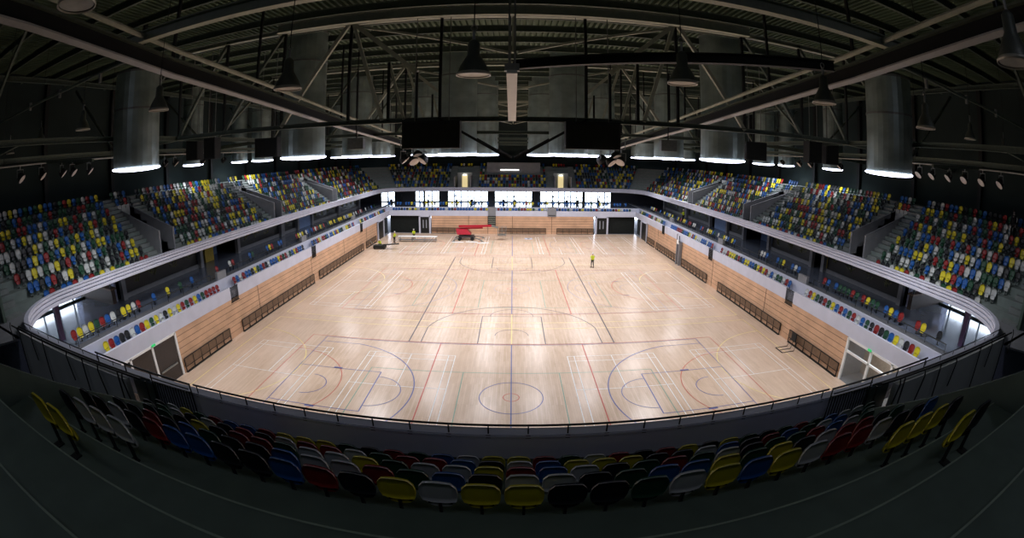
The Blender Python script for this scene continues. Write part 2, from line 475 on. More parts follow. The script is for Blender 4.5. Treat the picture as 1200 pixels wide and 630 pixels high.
# ------------------------------------------------------------------ lower tier, hall walls
for s, nm in ((-1, 'left'), (1, 'right')):
    X = lambda a: s * a
    def B(mb, a, b, y0, y1, z0, z1):
        x0, x1 = sorted((s * a, s * b)); return mb.box(x0, x1, y0, y1, z0, z1)
    yend = 68.9
    w = MB(); 
    z = 0.0
    nb_ = 7
    for i in range(nb_):
        B(w.use(M['wood']), WX, WX + .2, 20.75, yend, i * 3.0 / nb_ + (.0 if i == 0 else .035), (i + 1) * 3.0 / nb_)
    B(w.use(M['gap']), WX + .03, WX + .19, 20.75, yend, 0, 3.0)
    for y in (20.68, 32.3, 43.8, 54, 63.5, yend):
        B(w.use(M['gap']), WX - .012, WX + .205, y - .03, y + .03, 0, 3.0)
    struct(w.obj('wall_' + nm), 'oak boarded wall along the court')
    # pale parapet above with gate gaps
    gates = (28.6, 44.6, 61.2)
    w = MB()
    ys = [6.0] + [e for g in gates for e in (g - .6, g + .6)] + [YF]
    for i in range(0, len(ys), 2): B(w, WX - .04, WX + .16, ys[i], ys[i + 1], 3.0, 3.97)
    struct(w.obj('wall_parapet_' + nm, M['conc']), 'pale concrete parapet above the oak wall')
    w = MB()
    B(w, WX + .16, 22.5, 6.0, YF + .9, 3.0, 3.55)
    B(w, 22.5, 34.0, 6.0, 96, 3.0, 4.45)
    struct(w.obj('slab_concourse_' + nm, M['conc']), 'pale concourse edge')
    w = MB(); B(w, 22.62, 23.25, 6.0, 95, 4.45, 4.465)
    struct(w.obj('trim_concourse_' + nm, mat('dark_rubber_edge', (92, 94, 98), 0.8)), 'dark edge strip of the concourse')
    w = MB(); B(w, 23.25, 33.9, 6.0, 95, 4.45, 4.47)
    struct(w.obj('floor_concourse_' + nm, M['cfloor']), 'glossy blue-grey concourse floor')
    # dark opening / doors at both ends of the oak wall
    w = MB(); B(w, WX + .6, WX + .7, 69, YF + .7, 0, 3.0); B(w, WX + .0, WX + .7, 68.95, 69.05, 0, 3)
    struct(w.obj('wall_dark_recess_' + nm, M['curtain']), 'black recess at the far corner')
    # upper hall wall with dark columns
    w = MB(); B(w, 34.0, 34.3, -6, 96, 6.9, 22)
    struct(w.obj('wall_upper_' + nm, M['hall']), 'black upper hall wall')
    w = MB()
    for y in range(2, 96, 8): B(w, 33.6, 34.0, y, y + .4, 6.9, 22)
    struct(w.obj('column_upper_' + nm, M['black']), 'black wall columns')
    # concourse back: display boards between light columns
    segs = [(21.3, 31.0), (38.0, 47.0), (48.0, 51.5), (56.5, 66), (67, 76)] if s < 0 else [(21.3, 31.0), (33.5, 41), (47.5, 51.5), (57.5, 66), (67, 77)]
    for (a, b) in segs:
        t = thing('display_board', '', 'board', (s * 27.3, (a + b) / 2, 4.47))
        h = (b - a) / 2
        m = MB(); x0, x1 = sorted((0, s * .25)); m.box(x0, x1, -h, h, .35, 2.4); m.obj('panel', M['board'], t)
        m = MB(); x0, x1 = sorted((-s * .08, s * .3)); m.box(x0, x1, -h, h, 0.0, .35); m.obj('plinth', M['conc2'], t)
        # drawn branching figures on the board
        g = MB(); rr = random.Random(int(a * 10) + s)
        q = -h + 1.6
        while q < h - 1:
            for i in range(9):
                a1 = rr.uniform(0.2, PI - .2); l1 = rr.uniform(.25, .75)
                p0 = (-s * .02, q + rr.uniform(-.3, .3), 1.0 + rr.uniform(-.2, .5))
                p1 = (-s * .02, p0[1] + math.cos(a1) * l1, p0[2] + math.sin(a1) * l1 * .8)
                g.bar(p0, p1, .06, .03)
            q += rr.uniform(1.9, 2.6)
        g.obj('drawing', mat('olive_drawing_ink', (122, 128, 84), 0.7), t)
        t['label'] = f"black drawn-on display board on the {nm} concourse, " + ['nearest one', 'second from near end', 'third from near end', 'fourth from near end', 'last before the far windows'][segs.index((a, b))]
    # light columns on the concourse
    cols = sorted({e for ab in segs for e in (ab[0] - .3, ab[1] + .3)})
    m = MB()
    for y in cols: B(m, 26.9, 27.3, y - .22, y + .22, 4.47, 6.88)
    struct(m.obj('column_concourse_' + nm, M['conc2']), 'grey concourse columns')
    m = MB(); B(m, 33.6, 34.0, 20.5, 82, 4.45, 6.88)
    struct(m.obj('wall_concourse_back_' + nm, mat('dark_concourse_wall', (60, 60, 66), 0.8)), 'dark rear wall of the concourse')
    m = MB(); B(m, 29.5, 29.7, 31.3 if s < 0 else 41.5, 37.0 if s < 0 else 47, 4.47, 6.88)
    struct(m.obj('wall_panel_' + nm, M['lightblue']), 'pale blue wall panel on the concourse')
    m = MB(); B(m, 27.2, 27.5, 51.9, 56.0, 4.47, 6.88)
    struct(m.obj('wall_blue_' + nm, M['lightblue']), 'pale blue wall panel on the concourse')
yw = MB().box(-28.6, -27.9, 33.0, 34.4, 4.47, 6.88)
struct(yw.obj('column_yellow', M['yellowwall']), 'mustard yellow column on the left concourse')
yw = MB().box(28.0, 28.6, 31.7, 32.6, 4.47, 6.88)
struct(yw.obj('column_yellow_right', M['yellowwall']), 'mustard yellow column on the right concourse')

# far end wall
w = MB()
for i in range(7):
    w.use(M['wood']).box(-14.0, 14.0, YF, YF + .2, i * 3.05 / 7 + (0 if i == 0 else .035), (i + 1) * 3.05 / 7)
w.use(M['gap']).box(-14.0, 14.0, YF + .03, YF + .19, 0, 3.05)
for x in (-13.98, -7.5, -4.2, 0, 6.7, 13.98): w.use(M['gap']).box(x - .03, x + .03, YF - .012, YF + .1, 0, 3.05)
struct(w.obj('wall_far'), 'oak boarded wall at the far end')
struct(MB().box(-WX, WX, YF - .04, YF + .16, 3.05, 3.97).obj('wall_parapet_far', M['conc']), 'pale parapet over the far wall')
struct(MB().box(-WX - .9, WX + .9, YF + .9, RY1 + 8, 3.0, 4.45).box(-WX, WX, YF + .16, YF + .9, 3.0, 3.55).obj('slab_concourse_far', M['conc']), 'pale concourse edge')
struct(MB().box(-WX - .9, WX + .9, YF + 1.2, 88, 4.45, 4.47).obj('floor_concourse_far', M['cfloor']), 'glossy concourse floor')
struct(MB().box(-WX, -16.3, YF + .5, YF + .6, 0, 3.05).box(16.7, WX, YF + .5, YF + .6, 0, 3.05).obj('wall_far_curtain', M['curtain']), 'black curtained opening in the far wall')
struct(MB().box(-34, 34, 92.0, 92.3, 6.9, 22).obj('wall_upper_far', M['hall']), 'black upper far wall')
struct(MB().box(-34.3, -34.0, -6.3, 8.2, -.2, 6.95).box(34.0, 34.3, -6.3, 8.2, -.2, 6.95).obj('wall_near_sides', M['hall']), 'dark lower side walls behind the near stand')
struct(MB().box(-34.3, 34.3, -6.3, -6, -.2, 22).obj('wall_rear', M['hall']), 'black rear wall')
for i, (x0, x1) in enumerate(((-16.2, -14.1), (14.3, 16.6))):
    t = MB(); t.box(x0, x0 + .28, YF - .06, YF + .3, 0, 3.05).box(x1 - .28, x1, YF - .06, YF + .3, 0, 3.05).box(x0, x1, YF - .06, YF + .3, 2.85, 3.05)
    d = struct(t.obj('door_%d' % (i + 1), M['conc']), 'pale framed doorway in the far wall')
    m = MB().box(x0 + .28, x1 - .28, YF + .12, YF + .18, 0, 2.85); m.obj('door_leaf', M['board'], d)
    m = MB()
    for q in (0.36, 0.62): m.box(x0 + (x1 - x0) * q - .09, x0 + (x1 - x0) * q + .09, YF + .08, YF + .12, 0.9, 2.3)
    m.obj('door_glass', mat('pale_vision_glass', (150, 155, 165), 0.2), d)

# far windows
wi = 2
wsegs = [(-25.8, -22.9), (-18.8, -17.1), (-16.9, -14.0), (-12.4, -4.7), (-3.4, 3.7), (5.2, 13.4), (13.8, 19.0)]
for (x0, x1) in wsegs:
    wi += 1
    n = max(2, round((x1 - x0) / 1.25)); fr = MB()
    for i in range(n + 1):
        x = x0 + (x1 - x0) * i / n; fr.box(x - .09, x + .09, 85.95, 86.2, 4.47, 6.88)
    fr.box(x0, x1, 86.0, 86.15, 4.47, 4.6).box(x0, x1, 86.0, 86.15, 5.45, 5.52)
    f = struct(fr.obj('window_%d' % wi, M['darksteel']), 'tall glazed bay letting daylight in at the far end')
    MB().box(x0, x1, 86.06, 86.08, 4.6, 6.88).obj('pane', GLASS, f)
m = MB()
for x0, x1 in ((-34, -25.8), (-22.9, -18.8), (-17.1, -16.9), (-14.0, -12.4), (-4.7, -3.4), (3.7, 5.2), (13.4, 13.8), (19.0, 34)): m.box(x0, x1, 86.0, 86.3, 4.45, 6.88)
m.box(-34, -33.7, 82, 86, 4.45, 6.88).box(33.7, 34, 82, 86, 4.45, 6.88)
struct(m.obj('wall_far_concourse', mat('grey_window_pier', (84, 86, 92), 0.8)), 'grey piers between the far windows')

# near-left and near-right corner glazing
for s, nm in ((-1, 'left'), (1, 'right')):
    fr = MB(); x0, x1 = sorted((s * 31.4, s * 31.55))
    for i in range(8):
        y = 8.2 + i * 1.7; fr.box(x0, x1, y - .05, y + .05, 4.47, 6.88)
    fr.box(x0, x1, 8.2, 20.1, 4.47, 4.6)
    wi += 1
    f = struct(fr.obj('window_%d' % wi, M['darksteel']), 'full height corner glazing on the %s concourse' % nm)
    xa, xb = sorted((s * 31.46, s * 31.48))
    MB().box(xa, xb, 8.2, 20.1, 4.6, 6.88).obj('pane', GLASS, f)
    m = MB(); xa, xb = sorted((s * 27.4, s * 33.6)); m.box(xa, xb, 20.3, 20.5, 4.45, 6.88)
    xe, xf = sorted((s * 19.3, s * 34)); m.box(xe, xf, 7.85, 8.05, 3.0, 6.97); xc, xd = sorted((s * 31.4, s * 33.9)); m.box(xc, xd, 20.1, 20.3, 4.45, 6.88)
    struct(m.obj('wall_corner_' + nm, mat('pale_lilac_wall', (176, 180, 204), 0.7)), 'pale wall at the concourse corner')
    m = MB(); xa, xb = sorted((s * 25.0, s * 25.35)); m.box(xa, xb, 12.9, 13.25, 4.45, 6.88)
    struct(m.obj('column_corner_' + nm, mat('plum_grey_column', (92, 70, 100), 0.6)), 'dark column in the bright concourse corner')
    # row of dark lockers under the ceiling line
    t = thing('bar_counter', 'dark timber counter with hatch posts at the %s concourse corner' % nm, 'counter', (s * 29.6, 19.6, 4.47))
    m = MB(); m.box(-2.6, 2.6, 0, .6, 1.0, 1.12); m.obj('worktop', M['timber'], t)
    m = MB(); m.box(-2.5, 2.5, .1, .5, 0, 1.0); m.obj('body', mat('brown_counter_front', (70, 56, 48), 0.6), t)
    m = MB(); m.box(-2.6, 2.6, .05, .35, 1.75, 2.28); m.obj('canopy', M['timber'], t)
    m = MB(); [m.box(x - .04, x + .04, .1, .2, 1.12, 1.75) for x in (-2.4, -1.2, 0, 1.2, 2.4)]; m.obj('post', M['black'], t)

# upper enclosure
struct(MB().box(-34.3, 34.3, -6.3, 96, 21.4, 21.6).obj('ceiling', M['hall']), 'dark roof')
dk = MB(); x = -34.0; P = 0.36; st = []
vs = []
n = int(68 / P)
for i in range(n):
    xa = -34 + i * P
    for dx, z in ((0, 21.2), (P * .42, 21.2), (P * .5, 20.98), (P * .92, 20.98)): vs.append((xa + dx, z))
V = [(a, -6.0, z) for a, z in vs] + [(a, 95.5, z) for a, z in vs]
k = len(vs)
dk.add(V, [(i, i + 1, k + i + 1, k + i) for i in range(k - 1)])
dk.obj('deck', M['deck'], bpy.data.objects['ceiling'], fix=False)
for y in [3.0 + 2.45 * i for i in range(37)]:
    MB().ibeam((-34, y, 20.55), (34, y, 20.55), 0.16, 0.36).obj('purlin', M['darksteel'], bpy.data.objects['ceiling'])

# ------------------------------------------------------------------ roof steel
def truss(y, label, zb=15.0, zt=20.2, half=20.0, sq=1.0):
    t = thing('roof_truss', label, 'roof truss', (0, y, zb), 0, 'steel roof trusses')
    H = zt - zb
    MB().ibeam((-half, 0, 0), (half, 0, 0), 0.22, 0.2).obj('bottom_chord', M['darksteel'], t)
    MB().ibeam((-half, 0, H), (half, 0, H), 0.3, 0.25).obj('top_chord', M['steel'], t)
    X = [3.45, 4.6, 6.0, 8.1, 12.0, 16.0, 19.8]
    for s in (-1, 1):
        for i, x in enumerate(X):
            h = {0: H, 1: H * .45, 2: H * .56}.get(i, H)
            MB().bar((s * x, 0, 0), (s * x, 0, h), 0.14).obj('vertical_post', M['black'], t)
        MB().bar((s * 8.1, 0, H), (s * 4.6, 0, H * .45), 0.22, up=(0, 1, 0)).obj('diagonal_brace', M['steel'], t)
        MB().bar((s * 8.0, 0, H - .1), (s * 6.3, 0, 0.05), 0.17, up=(0, 1, 0)).obj('diagonal_brace', M['steel'], t)
        MB().bar((s * 6.0, 0, H * .56), (s * 5.2, 0, 0.05), 0.13, up=(0, 1, 0)).obj('diagonal_brace', M['steel'], t)
        MB().bar((s * 7.8, 0, H - .25), (s * 0.2, 0, H * .62), 0.12, up=(0, 1, 0)).obj('diagonal_brace', M['steel'], t)
        MB().bar((s * 8.2, 0, H), (s * 12.0, 0, 0), 0.18, up=(0, 1, 0)).obj('diagonal_brace', M['steel'], t)
        MB().bar((s * 12, 0, H), (s * 16.0, 0, 0), 0.16, up=(0, 1, 0)).obj('diagonal_brace', M['darksteel'], t)
        MB().bar((s * 16, 0, H), (s * 19.8, 0, 0), 0.16, up=(0, 1, 0)).obj('diagonal_brace', M['darksteel'], t)
        MB().bar((s * 3.45, 0, 0), (s * 0.1, 0, -1.9), 0.12, up=(0, 1, 0)).obj('diagonal_brace', M['black'], t)
    MB().bar((0, 0, H * .62), (0, 0, H), 0.16).obj('vertical_post', M['steel'], t)
    return t
for i, y in enumerate((21.3, 33.5, 45.7, 57.9, 70.1)):
    truss(y, ['steel roof truss nearest the camera, crossing above the first court', 'steel roof truss, second from the camera',
              'middle steel roof truss over the hall', 'steel roof truss, fourth from the camera', 'steel roof truss nearest the far end'][i])
# long sloping girders
for s, nm in ((-1, 'left'), (1, 'right')):
    t = thing('roof_girder', 'long grey sloping girder running the length of the %s side' % nm, 'girder', (s * 10.55, 0, 0))
    P = [(0.4, 17.07), (4.63, 16.78), (10.8, 16.17), (16.4, 15.81), (26.5, 15.16), (35.7, 14.71), (47, 14.1)]
    b = MB(); u = MB(); wv = MB()
    for (y0, z0), (y1, z1) in zip(P, P[1:]):
        b.bar((0, y0, z0), (0, y1, z1), 0.42, 0.05)
        wv.bar((s * .05, y0, z0 + .25), (s * .05, y1, z1 + .25), 0.08, 0.46)
        u.bar((0, y0, z0 + .5), (0, y1, z1 + .5), 0.34, 0.06)
    b.obj('bottom_flange', mat('pale_grey_flange_paint', (168, 168, 166), 0.6, var=0.06), t)
    wv.obj('web', M['black'], t); u.obj('top_flange', M['darksteel'], t)
    pp = MB().tube([(-s * .35, y, z + .7) for y, z in P], 0.09); pp.obj('duct_run', M['steel'], t)
    for y, z in P[1:-1]:
        MB().bar((0, y, z + .5), (0, y, 20.4), 0.1).obj('hanger', M['black'], t)
# cross beams near the camera
t = MB().ibeam((-11.6, 9.0, 17.05), (11.6, 9.0, 17.05), 0.26, 0.3).obj('cross_beam', M['steel'])
tag(t, 'grey cross beam over the near stand, high above the bell lamps', 'beam')
t = MB().ibeam((-8.5, 14.4, 18.1), (8.5, 14.4, 18.1), 0.2, 0.3).obj('cross_beam', M['steel'])
tag(t, 'grey cross beam between the near beam and the first truss', 'beam')
t = MB().ibeam((0.0, 13.9, 16.1), (8.6, 9.7, 16.1), 0.24, 0.26).obj('gantry_beam', M['black'])
tag(t, 'black slanting gantry beam beside the hanging white box', 'beam')
for s, nm in ((-1, 'left'), (1, 'right')):
    t = thing('lighting_track', 'thin lighting track carrying bell lamps over the %s of the near stand' % nm, 'lighting track', (0, 9, 0))
    MB().tube([(s * 11, 0, 16.5), (s * 14.8, 0, 16.3), (s * 22, 0, 16.2), (s * 28, 0, 16.2)], 0.05, 6).obj('track', M['darksteel'], t)
    for x in (12.5, 15.5, 18.5): MB().bar((s * x, 0, 16.4), (s * x, 0, 16.1), 0.1).obj('clamp', M['gsteel'], t)
    MB().bar((s * 17, 3, 13.9), (s * 30, 3, 14.6), 0.12).obj('pipe_run', M['darksteel'], t)
# raking members toward the side walls
for s in (-1, 1):
    t = thing('side_bracing', 'dark raking roof bracing above the %s stand' % ('left' if s < 0 else 'right'), 'bracing', (0, 0, 0))
    for y in (9.0, 21.3, 33.5, 45.7, 57.9):
        MB().bar((s * 20, y, 15.0), (s * 33.9, y, 14.3), 0.2, 0.3).obj('side_beam', M['darksteel'], t)
        MB().bar((s * 20, y, 20.2), (s * 27, y, 14.7), 0.16).obj('raker', M['darksteel'], t)
        MB().bar((s * 27, y, 14.7), (s * 33.5, y, 20.0), 0.16).obj('raker', M['darksteel'], t)
        MB().bar((s * 27, y, 14.7), (s * 27, y, 20.3), 0.14).obj('post', M['black'], t)
    for z, x in ((15.0, 20.0), (14.65, 27.0), (18.5, 24.0)):
        MB().ibeam((s * x, 2, z), (s * x, 80, z), 0.2, 0.24).obj('long_rail', M['darksteel'], t)

# white hanging banner box
t = thing('hanging_ceiling_box', 'narrow white sloping box hanging at the middle of the roof', 'box', (-0.03, 12.0, 15.48))
MB().bar((0, 0, .05), (0, 5.3, -.83), .29, .1).obj('case', M['white'], t)
for y, z in ((0.2, 0.06), (5.0, -.74)): MB().bar((-.08, y, z), (-.08, y, 5.6), .05).bar((.08, y, z), (.08, y, 5.6), .05).obj('hanging_rod', M['gsteel'], t)
MB().box(-.2, .2, .1, .3, .1, .3).obj('bracket', M['gsteel'], t)

# ------------------------------------------------------------------ light pipes
def light_pipe_proto(H_=7.7):
    t = thing('light_pipe', '', 'light pipe', (0, 0, 0))
    m = MB().lathe([(0.72, 0.24), (0.76, 0.24), (0.76, H_), (0.02, H_ + .05)], 28); m.obj('tube', M['pipe'], t, smooth=False)
    m = MB()
    for z in (H_ - 1.9, H_ - .05): m.lathe([(0.762, z - .05), (0.78, z - .05), (0.78, z + .05), (0.762, z + .05)], 28)
    m.obj('seam_ring', M['gsteel'], t)
    MB().bar((0, 0, H_), (0, 0, 7.79), .12).obj('hanger', M['black'], t)
    m = MB().lathe([(0.79, .2), (0.80, .13), (0.74, .08), (0.55, .04), (0.3, .01), (0.001, .0)], 28); m.obj('diffuser_dome', M['dome'], t, smooth=True)
    return t
lp0 = light_pipe_proto(); lp1 = light_pipe_proto(4.95)
NEARP = [(18.7, 16.4, 1.8, 'nearest one, by the {s} end of the picture'), (12.4, 24.8, 1.8, 'large one just behind the {s} girder'), (3.95, 32.6, 1.8, 'beside the centre line, half behind the {s} black box'),
         (30.3, 34.8, 1.4, 'over the {s} seats beside the paired speakers'), (31.0, 44.5, 1.3, 'over the {s} seats, smallest seen'), (28.5, 45.8, 1.7, 'over the front of the {s} seats'),
         (13.9, 38.9, 1.8, 'behind the grey box on the {s}'), (15.8, 52.0, 1.8, 'deep in the hall above the {s} badminton courts'), (8.7, 44.6, 1.8, 'behind the {s} black speaker box'), (2.8, 43.0, 1.8, 'close to the centre line on the {s}, far one')]
FARP = [(x, y) for y in (56.5, 67.5) for x in (3.5, 10.5)] + [(24.0, 60.0), (20.0, 70.0)]
first = True
def area(x, y, z, p, sz=2.3):
    L = bpy.data.lights.new('light_pipe_glow', 'AREA'); L.shape = 'DISK'; L.size = sz; L.energy = p * 1.6
    L.color = (1.0, 0.985, 0.975); L.spread = math.radians(150)
    o = bpy.data.objects.new('light_pipe_glow', L); C.objects.link(o); o.location = (x, y, z); return o
for i, (x, y, ps, d) in enumerate(NEARP + [(a, b, 1.8, None) for a, b in FARP]):
    for s, nm in ((-1, 'left'), (1, 'right')):
        if d: lab = 'dark metal roof light pipe, ' + d.format(s=nm)
        else: lab = 'distant roof light pipe glowing above the far seats'
        loc = (s * x, y, 13.25)
        if i == 0 and s < 0: lp1.location = loc; lp1['label'] = lab; o = lp1
        elif i == 0: o = dup(lp1, loc, 0, lab)
        elif first: lp0.location = loc; lp0['label'] = lab; first = False; o = lp0
        else: o = dup(lp0, loc, 0, lab)
        o.scale = (ps, ps, 1.0)
        o['group'] = 'roof light pipes' if d else 'distant roof light pipes'
        area(s * x, y, 13.22, PIPE_POWER * (0.9 if d is None else 0.85 if i == 0 else 0.2 if i in (3, 4, 5) else 0.85 if i == 2 else 0.55 if i in (8, 9) else 0.95))

for x, y in ((-16, -1.0), (-4, -2.5), (4, -2.5), (16, -1.0)):      # added pipes, unseen behind the camera, that brighten the near seats
    o = dup(lp1, (x, y, 19.54), 0, 'added unseen light pipe behind the camera, brightening the near stand', 'added light pipes behind the camera')
    k = 1.25 if abs(x) > 12 else 0.8
    o.scale = (k, k, 0.23)
# ------------------------------------------------------------------ bell lamps
t = thing('bell_lamp', '', 'lamp', (0, 0, 0))
MB().lathe([(0.30, 0.0), (0.29, 0.05), (0.25, 0.16), (0.17, 0.30), (0.12, 0.38), (0.11, 0.62), (0.05, 0.68), (0.001, 0.68)], 24).obj('shade', M['lampshell'], t, smooth=True)
MB().lathe([(0.30, 0.0), (0.32, -0.015), (0.32, 0.03), (0.29, 0.05)], 24).lathe([(0.285, 0.01), (0.001, 0.03)], 24).obj('rim', M['lamprim'], t, smooth=True)
MB().tube([(0, 0, .68), (0, 0, .86)], .03).tube([(.06 * math.cos(a), 0, .92 + .06 * math.sin(a)) for a in [i * PI / 6 for i in range(13)]], .012, 5).obj('hook', M['gsteel'], t)
MB().tube([(0, 0, .9), (0, 0, 6.42)], .012, 5).obj('cord', M['black'], t)
bl0 = t
BL = [(-.72, 8.25, 'left of the white hanging box'), (-4.74, 8.66, 'against the large left light pipe'), (3.41, 8.63, 'right of the white box, below the gantry beam'), (-9.47, 9.22, 'beside the outer left light pipe'),
      (-14.7, 9.82, 'on the left track, largest of its three'), (-21.7, 11.4, 'on the left track, middle of its three'), (-26.67, 11.42, 'on the left track, last and smallest'), (-5.39, 3.19, 'cut by the top edge of the picture, left'),
      (7.28, 8.67, 'under the right girder'), (10.71, 7.83, 'on the right track, largest of its three'), (18.43, 10.58, 'on the right track, middle of its three'), (24.1, 11.23, 'on the right track, last and smallest'),
      (6.0, 2.44, 'cut by the right edge of the picture')]
for i, (x, y, d) in enumerate(BL):
    z = [14.76, 14.79, 14.83, 14.86, 14.89, 15.14, 15.02, 15.45, 14.84, 14.63, 15.18, 15.21, 14.85][i]
    lab = 'grey bell-shaped lamp ' + d
    if i == 0: bl0.location = (x, y, z); bl0['label'] = lab
    else: dup(bl0, (x, y, z), 0, lab)

# floodlights
t = thing('floodlight', '', 'floodlight', (0, 0, 0))
MB().lathe([(0.001, .12), (0.15, .12), (0.24, 0.0), (0.27, -.18), (0.26, -.2)], 16).obj('housing', M['black'], t, smooth=True).rotation_euler = (0, -.75, .2)
MB().lathe([(0.255, -.19), (0.20, -.21), (0.001, -.215)], 16).obj('lens', M['lens'], t).rotation_euler = (0, -.75, .2)
MB().tube([(0, -.3, -.05), (0, -.3, .3), (0, .3, .3), (0, .3, -.05)], .02, 5).bar((0, 0, .3), (0, 0, .5), .05).obj('bracket', M['gsteel'], t)
fl0 = t; firstf = True
FLD = [(-22, 10.1, 13.9), (-22, 11.6, 13.9), (-22, 13.1, 13.9), (-22, 13.9, 13.9), (-22, 15.2, 13.6), (-22, 22.1, 13.45), (-22, 23.2, 13.45), (-22, 26.4, 13.6), (-22, 29.2, 13.6)]
FRD = [(22, 10.4, 13.65), (22, 11.7, 13.65), (22, 13.0, 13.62), (22, 14.2, 13.61), (22, 15.5, 13.6), (22, 16.6, 13.6), (22, 24.3, 13.5), (22, 28.0, 13.5), (22, 29.5, 13.5), (22, 32.1, 13.6)]
for lst, nm, s in ((FLD, 'left', -1), (FRD, 'right', 1)):
    for i, (x, y, z) in enumerate(lst):
        lab = f'tilted round floodlight over the {nm} stand, {ordn(i)} from the near end'
        if firstf: fl0.location = (x, y, z); fl0['label'] = lab; firstf = False; o = fl0
        else: o = dup(fl0, (x, y, z), 0, lab)
        o.location.z = 13.65; o.rotation_euler = (0.0, 0, (0.55 if s < 0 else PI - 0.55) + .12 * (i % 3 - 1)); o['group'] = f'floodlights along the {nm} rail'
    t = thing('lamp_rail', f'thin steel rail the {nm} floodlights hang from', 'rail', (s * 22, 8, 14.15))
    MB().tube([(0, 0, 0), (0, 28, 0)], .05, 6).obj('rail', M['gsteel'], t)
    for q in (1, 9, 18, 27): MB().tube([(0, q, 0), (0, q, 6.9)], .015, 5).obj('hanger', M['black'], t)
for s, nm in ((-1, 'left'), (1, 'right')):
    t = thing('lamp_cluster_frame', f'steel frame holding the {nm} floodlight cluster under the roof', 'frame', (s * 7.05, 32.4, 13.9))
    MB().bar((-1.1, 0, 0), (1.1, 0, 0), .08).bar((-1.1, 0, .7), (1.1, 0, .7), .08).bar((-1.1, 0, 0), (-1.1, 0, .7), .06).bar((1.1, 0, 0), (1.1, 0, .7), .06).bar((0, 0, 0), (0, 0, .7), .06).obj('frame', M['gsteel'], t)
    MB().bar((0, 0, .7), (0, 0, 7.1), .08).obj('hanger', M['black'], t)
    for j, (dx, dz, r) in enumerate(((-.9, 0.0, .7), (-.1, -.25, .3), (.8, -.1, -.5), (.3, .45, .1))):
        D_ = 32
        o = dup(fl0, (s * 7.05 + dx * .9, D_, 13.2 + dz * .5), 0, f'tilted floodlight in the {nm} cluster at the girder end, {ORD[j]} from the left')
        o.scale = (1.5, 1.5, 1.5); o.rotation_euler = (0.0, 0, r * 2 - PI / 2); o['group'] = f'{nm} floodlight cluster'
# black loudspeakers
def speaker(x0, x1, y, z0, z1, label):
    t = thing('loudspeaker_box', label, 'loudspeaker', ((x0 + x1) / 2, y, z0))
    w = (x1 - x0) / 2; h = z1 - z0
    MB().box(-w, w, -.3, .4, 0, h).obj('case', M['black'], t)
    MB().box(-w + .08, w - .08, -.33, -.3, .08, h - .08).obj('grille', M['curtain'], t)
    MB().bar((-w * .6, 0, h), (-w * .6, 0, 21.1 - z0), .04).bar((w * .6, 0, h), (w * .6, 0, 21.1 - z0), .04).obj('hanger', M['gsteel'], t)
speaker(-5.0, -2.35, 20.4, 13.62, 14.85, 'wide black hanging box left of the centre line')
speaker(2.35, 4.85, 20.4, 13.62, 14.85, 'wide black hanging box right of the centre line')
for x0, x1, n in ((-21.3, -20.2, 'outer left of the pair over the left seats'), (-19.6, -18.6, 'inner of the pair over the left seats'), (18.45, 19.6, 'inner of the pair over the right seats'), (20.0, 21.2, 'outer of the pair over the right seats')):
    speaker(x0, x1, 24, 13.65, 15.0, 'black hanging loudspeaker, ' + n)
speaker(-16.6, -14.8, 26, 13.56, 14.77, 'black hanging loudspeaker behind the left girder')
speaker(15.3, 17.0, 27.2, 13.56, 14.77, 'black hanging loudspeaker behind the right girder')
for x0, n in ((-8.3, 'left'), (7.4, 'right')):
    t = thing('amplifier_box', f'small grey box hanging below the {n} end of first truss', 'box', (x0 + .42, 22, 13.7))
    MB().box(-.42, .42, -.2, .2, 0, .56).obj('case', M['gsteel'], t); MB().bar((0, 0, .56), (0, 0, 7.4), .05).obj('hanger', M['black'], t)

# ------------------------------------------------------------------ vomitories (side walls, stairs, rails)
def stairs_side(mb, s, y0, y1, k0=0, k1=9):
    for k in range(k0, k1):
        x0, x1 = sorted((s * (RX + FO(k + 1) - .4), s * (RX + FO(k + 1))))
        mb.box(x0, x1, y0, y1, TZ(k), TZ(k) + .26)
        x0, x1 = sorted((s * (RX + FO(k)), s * (RX + FO(k + 1))))
        mb.box(x0, x1, y0, y1, TZ(k), TZ(k) + .012)
for s, nm in ((-1, 'left'), (1, 'right')):
    sm = MB()
    for i, v in enumerate(VOMS):
        t = thing('vomitory_wall', f'grey raking entrance walls in the {nm} stand, {ORD[i]} opening from the near end', 'entrance', (s * 24.6, v, 6.9))
        for e in (-1, 1):
            m = MB(); a = e * .75; b = e * .92
            pts = [(0, 0), (0, 2.1), (5.4, 3.7), (5.4, 0)]
            V = [(s * x, yy, z) for yy in (a, b) for x, z in pts]
            m.add(V, [(0, 1, 2, 3), (7, 6, 5, 4), (0, 4, 5, 1), (1, 5, 6, 2), (2, 6, 7, 3), (3, 7, 4, 0)])
            m.obj('side_wall', M['conc2'], t)
        x0, x1 = sorted((s * 5.4, s * 5.5)); MB().box(x0, x1, -.9, .9, 0, 3.9).obj('back_panel', M['wallgrey'], t)
        stairs_side(sm, s, v - 2.05, v - .95); stairs_side(sm, s, v + .95, v + 2.05)
    stairs_side(sm, s, 8.7, 9.9)
    struct(sm.obj('slab_aisle_steps_' + nm, M['step']), 'grey aisle steps between seat blocks')
sm = MB()
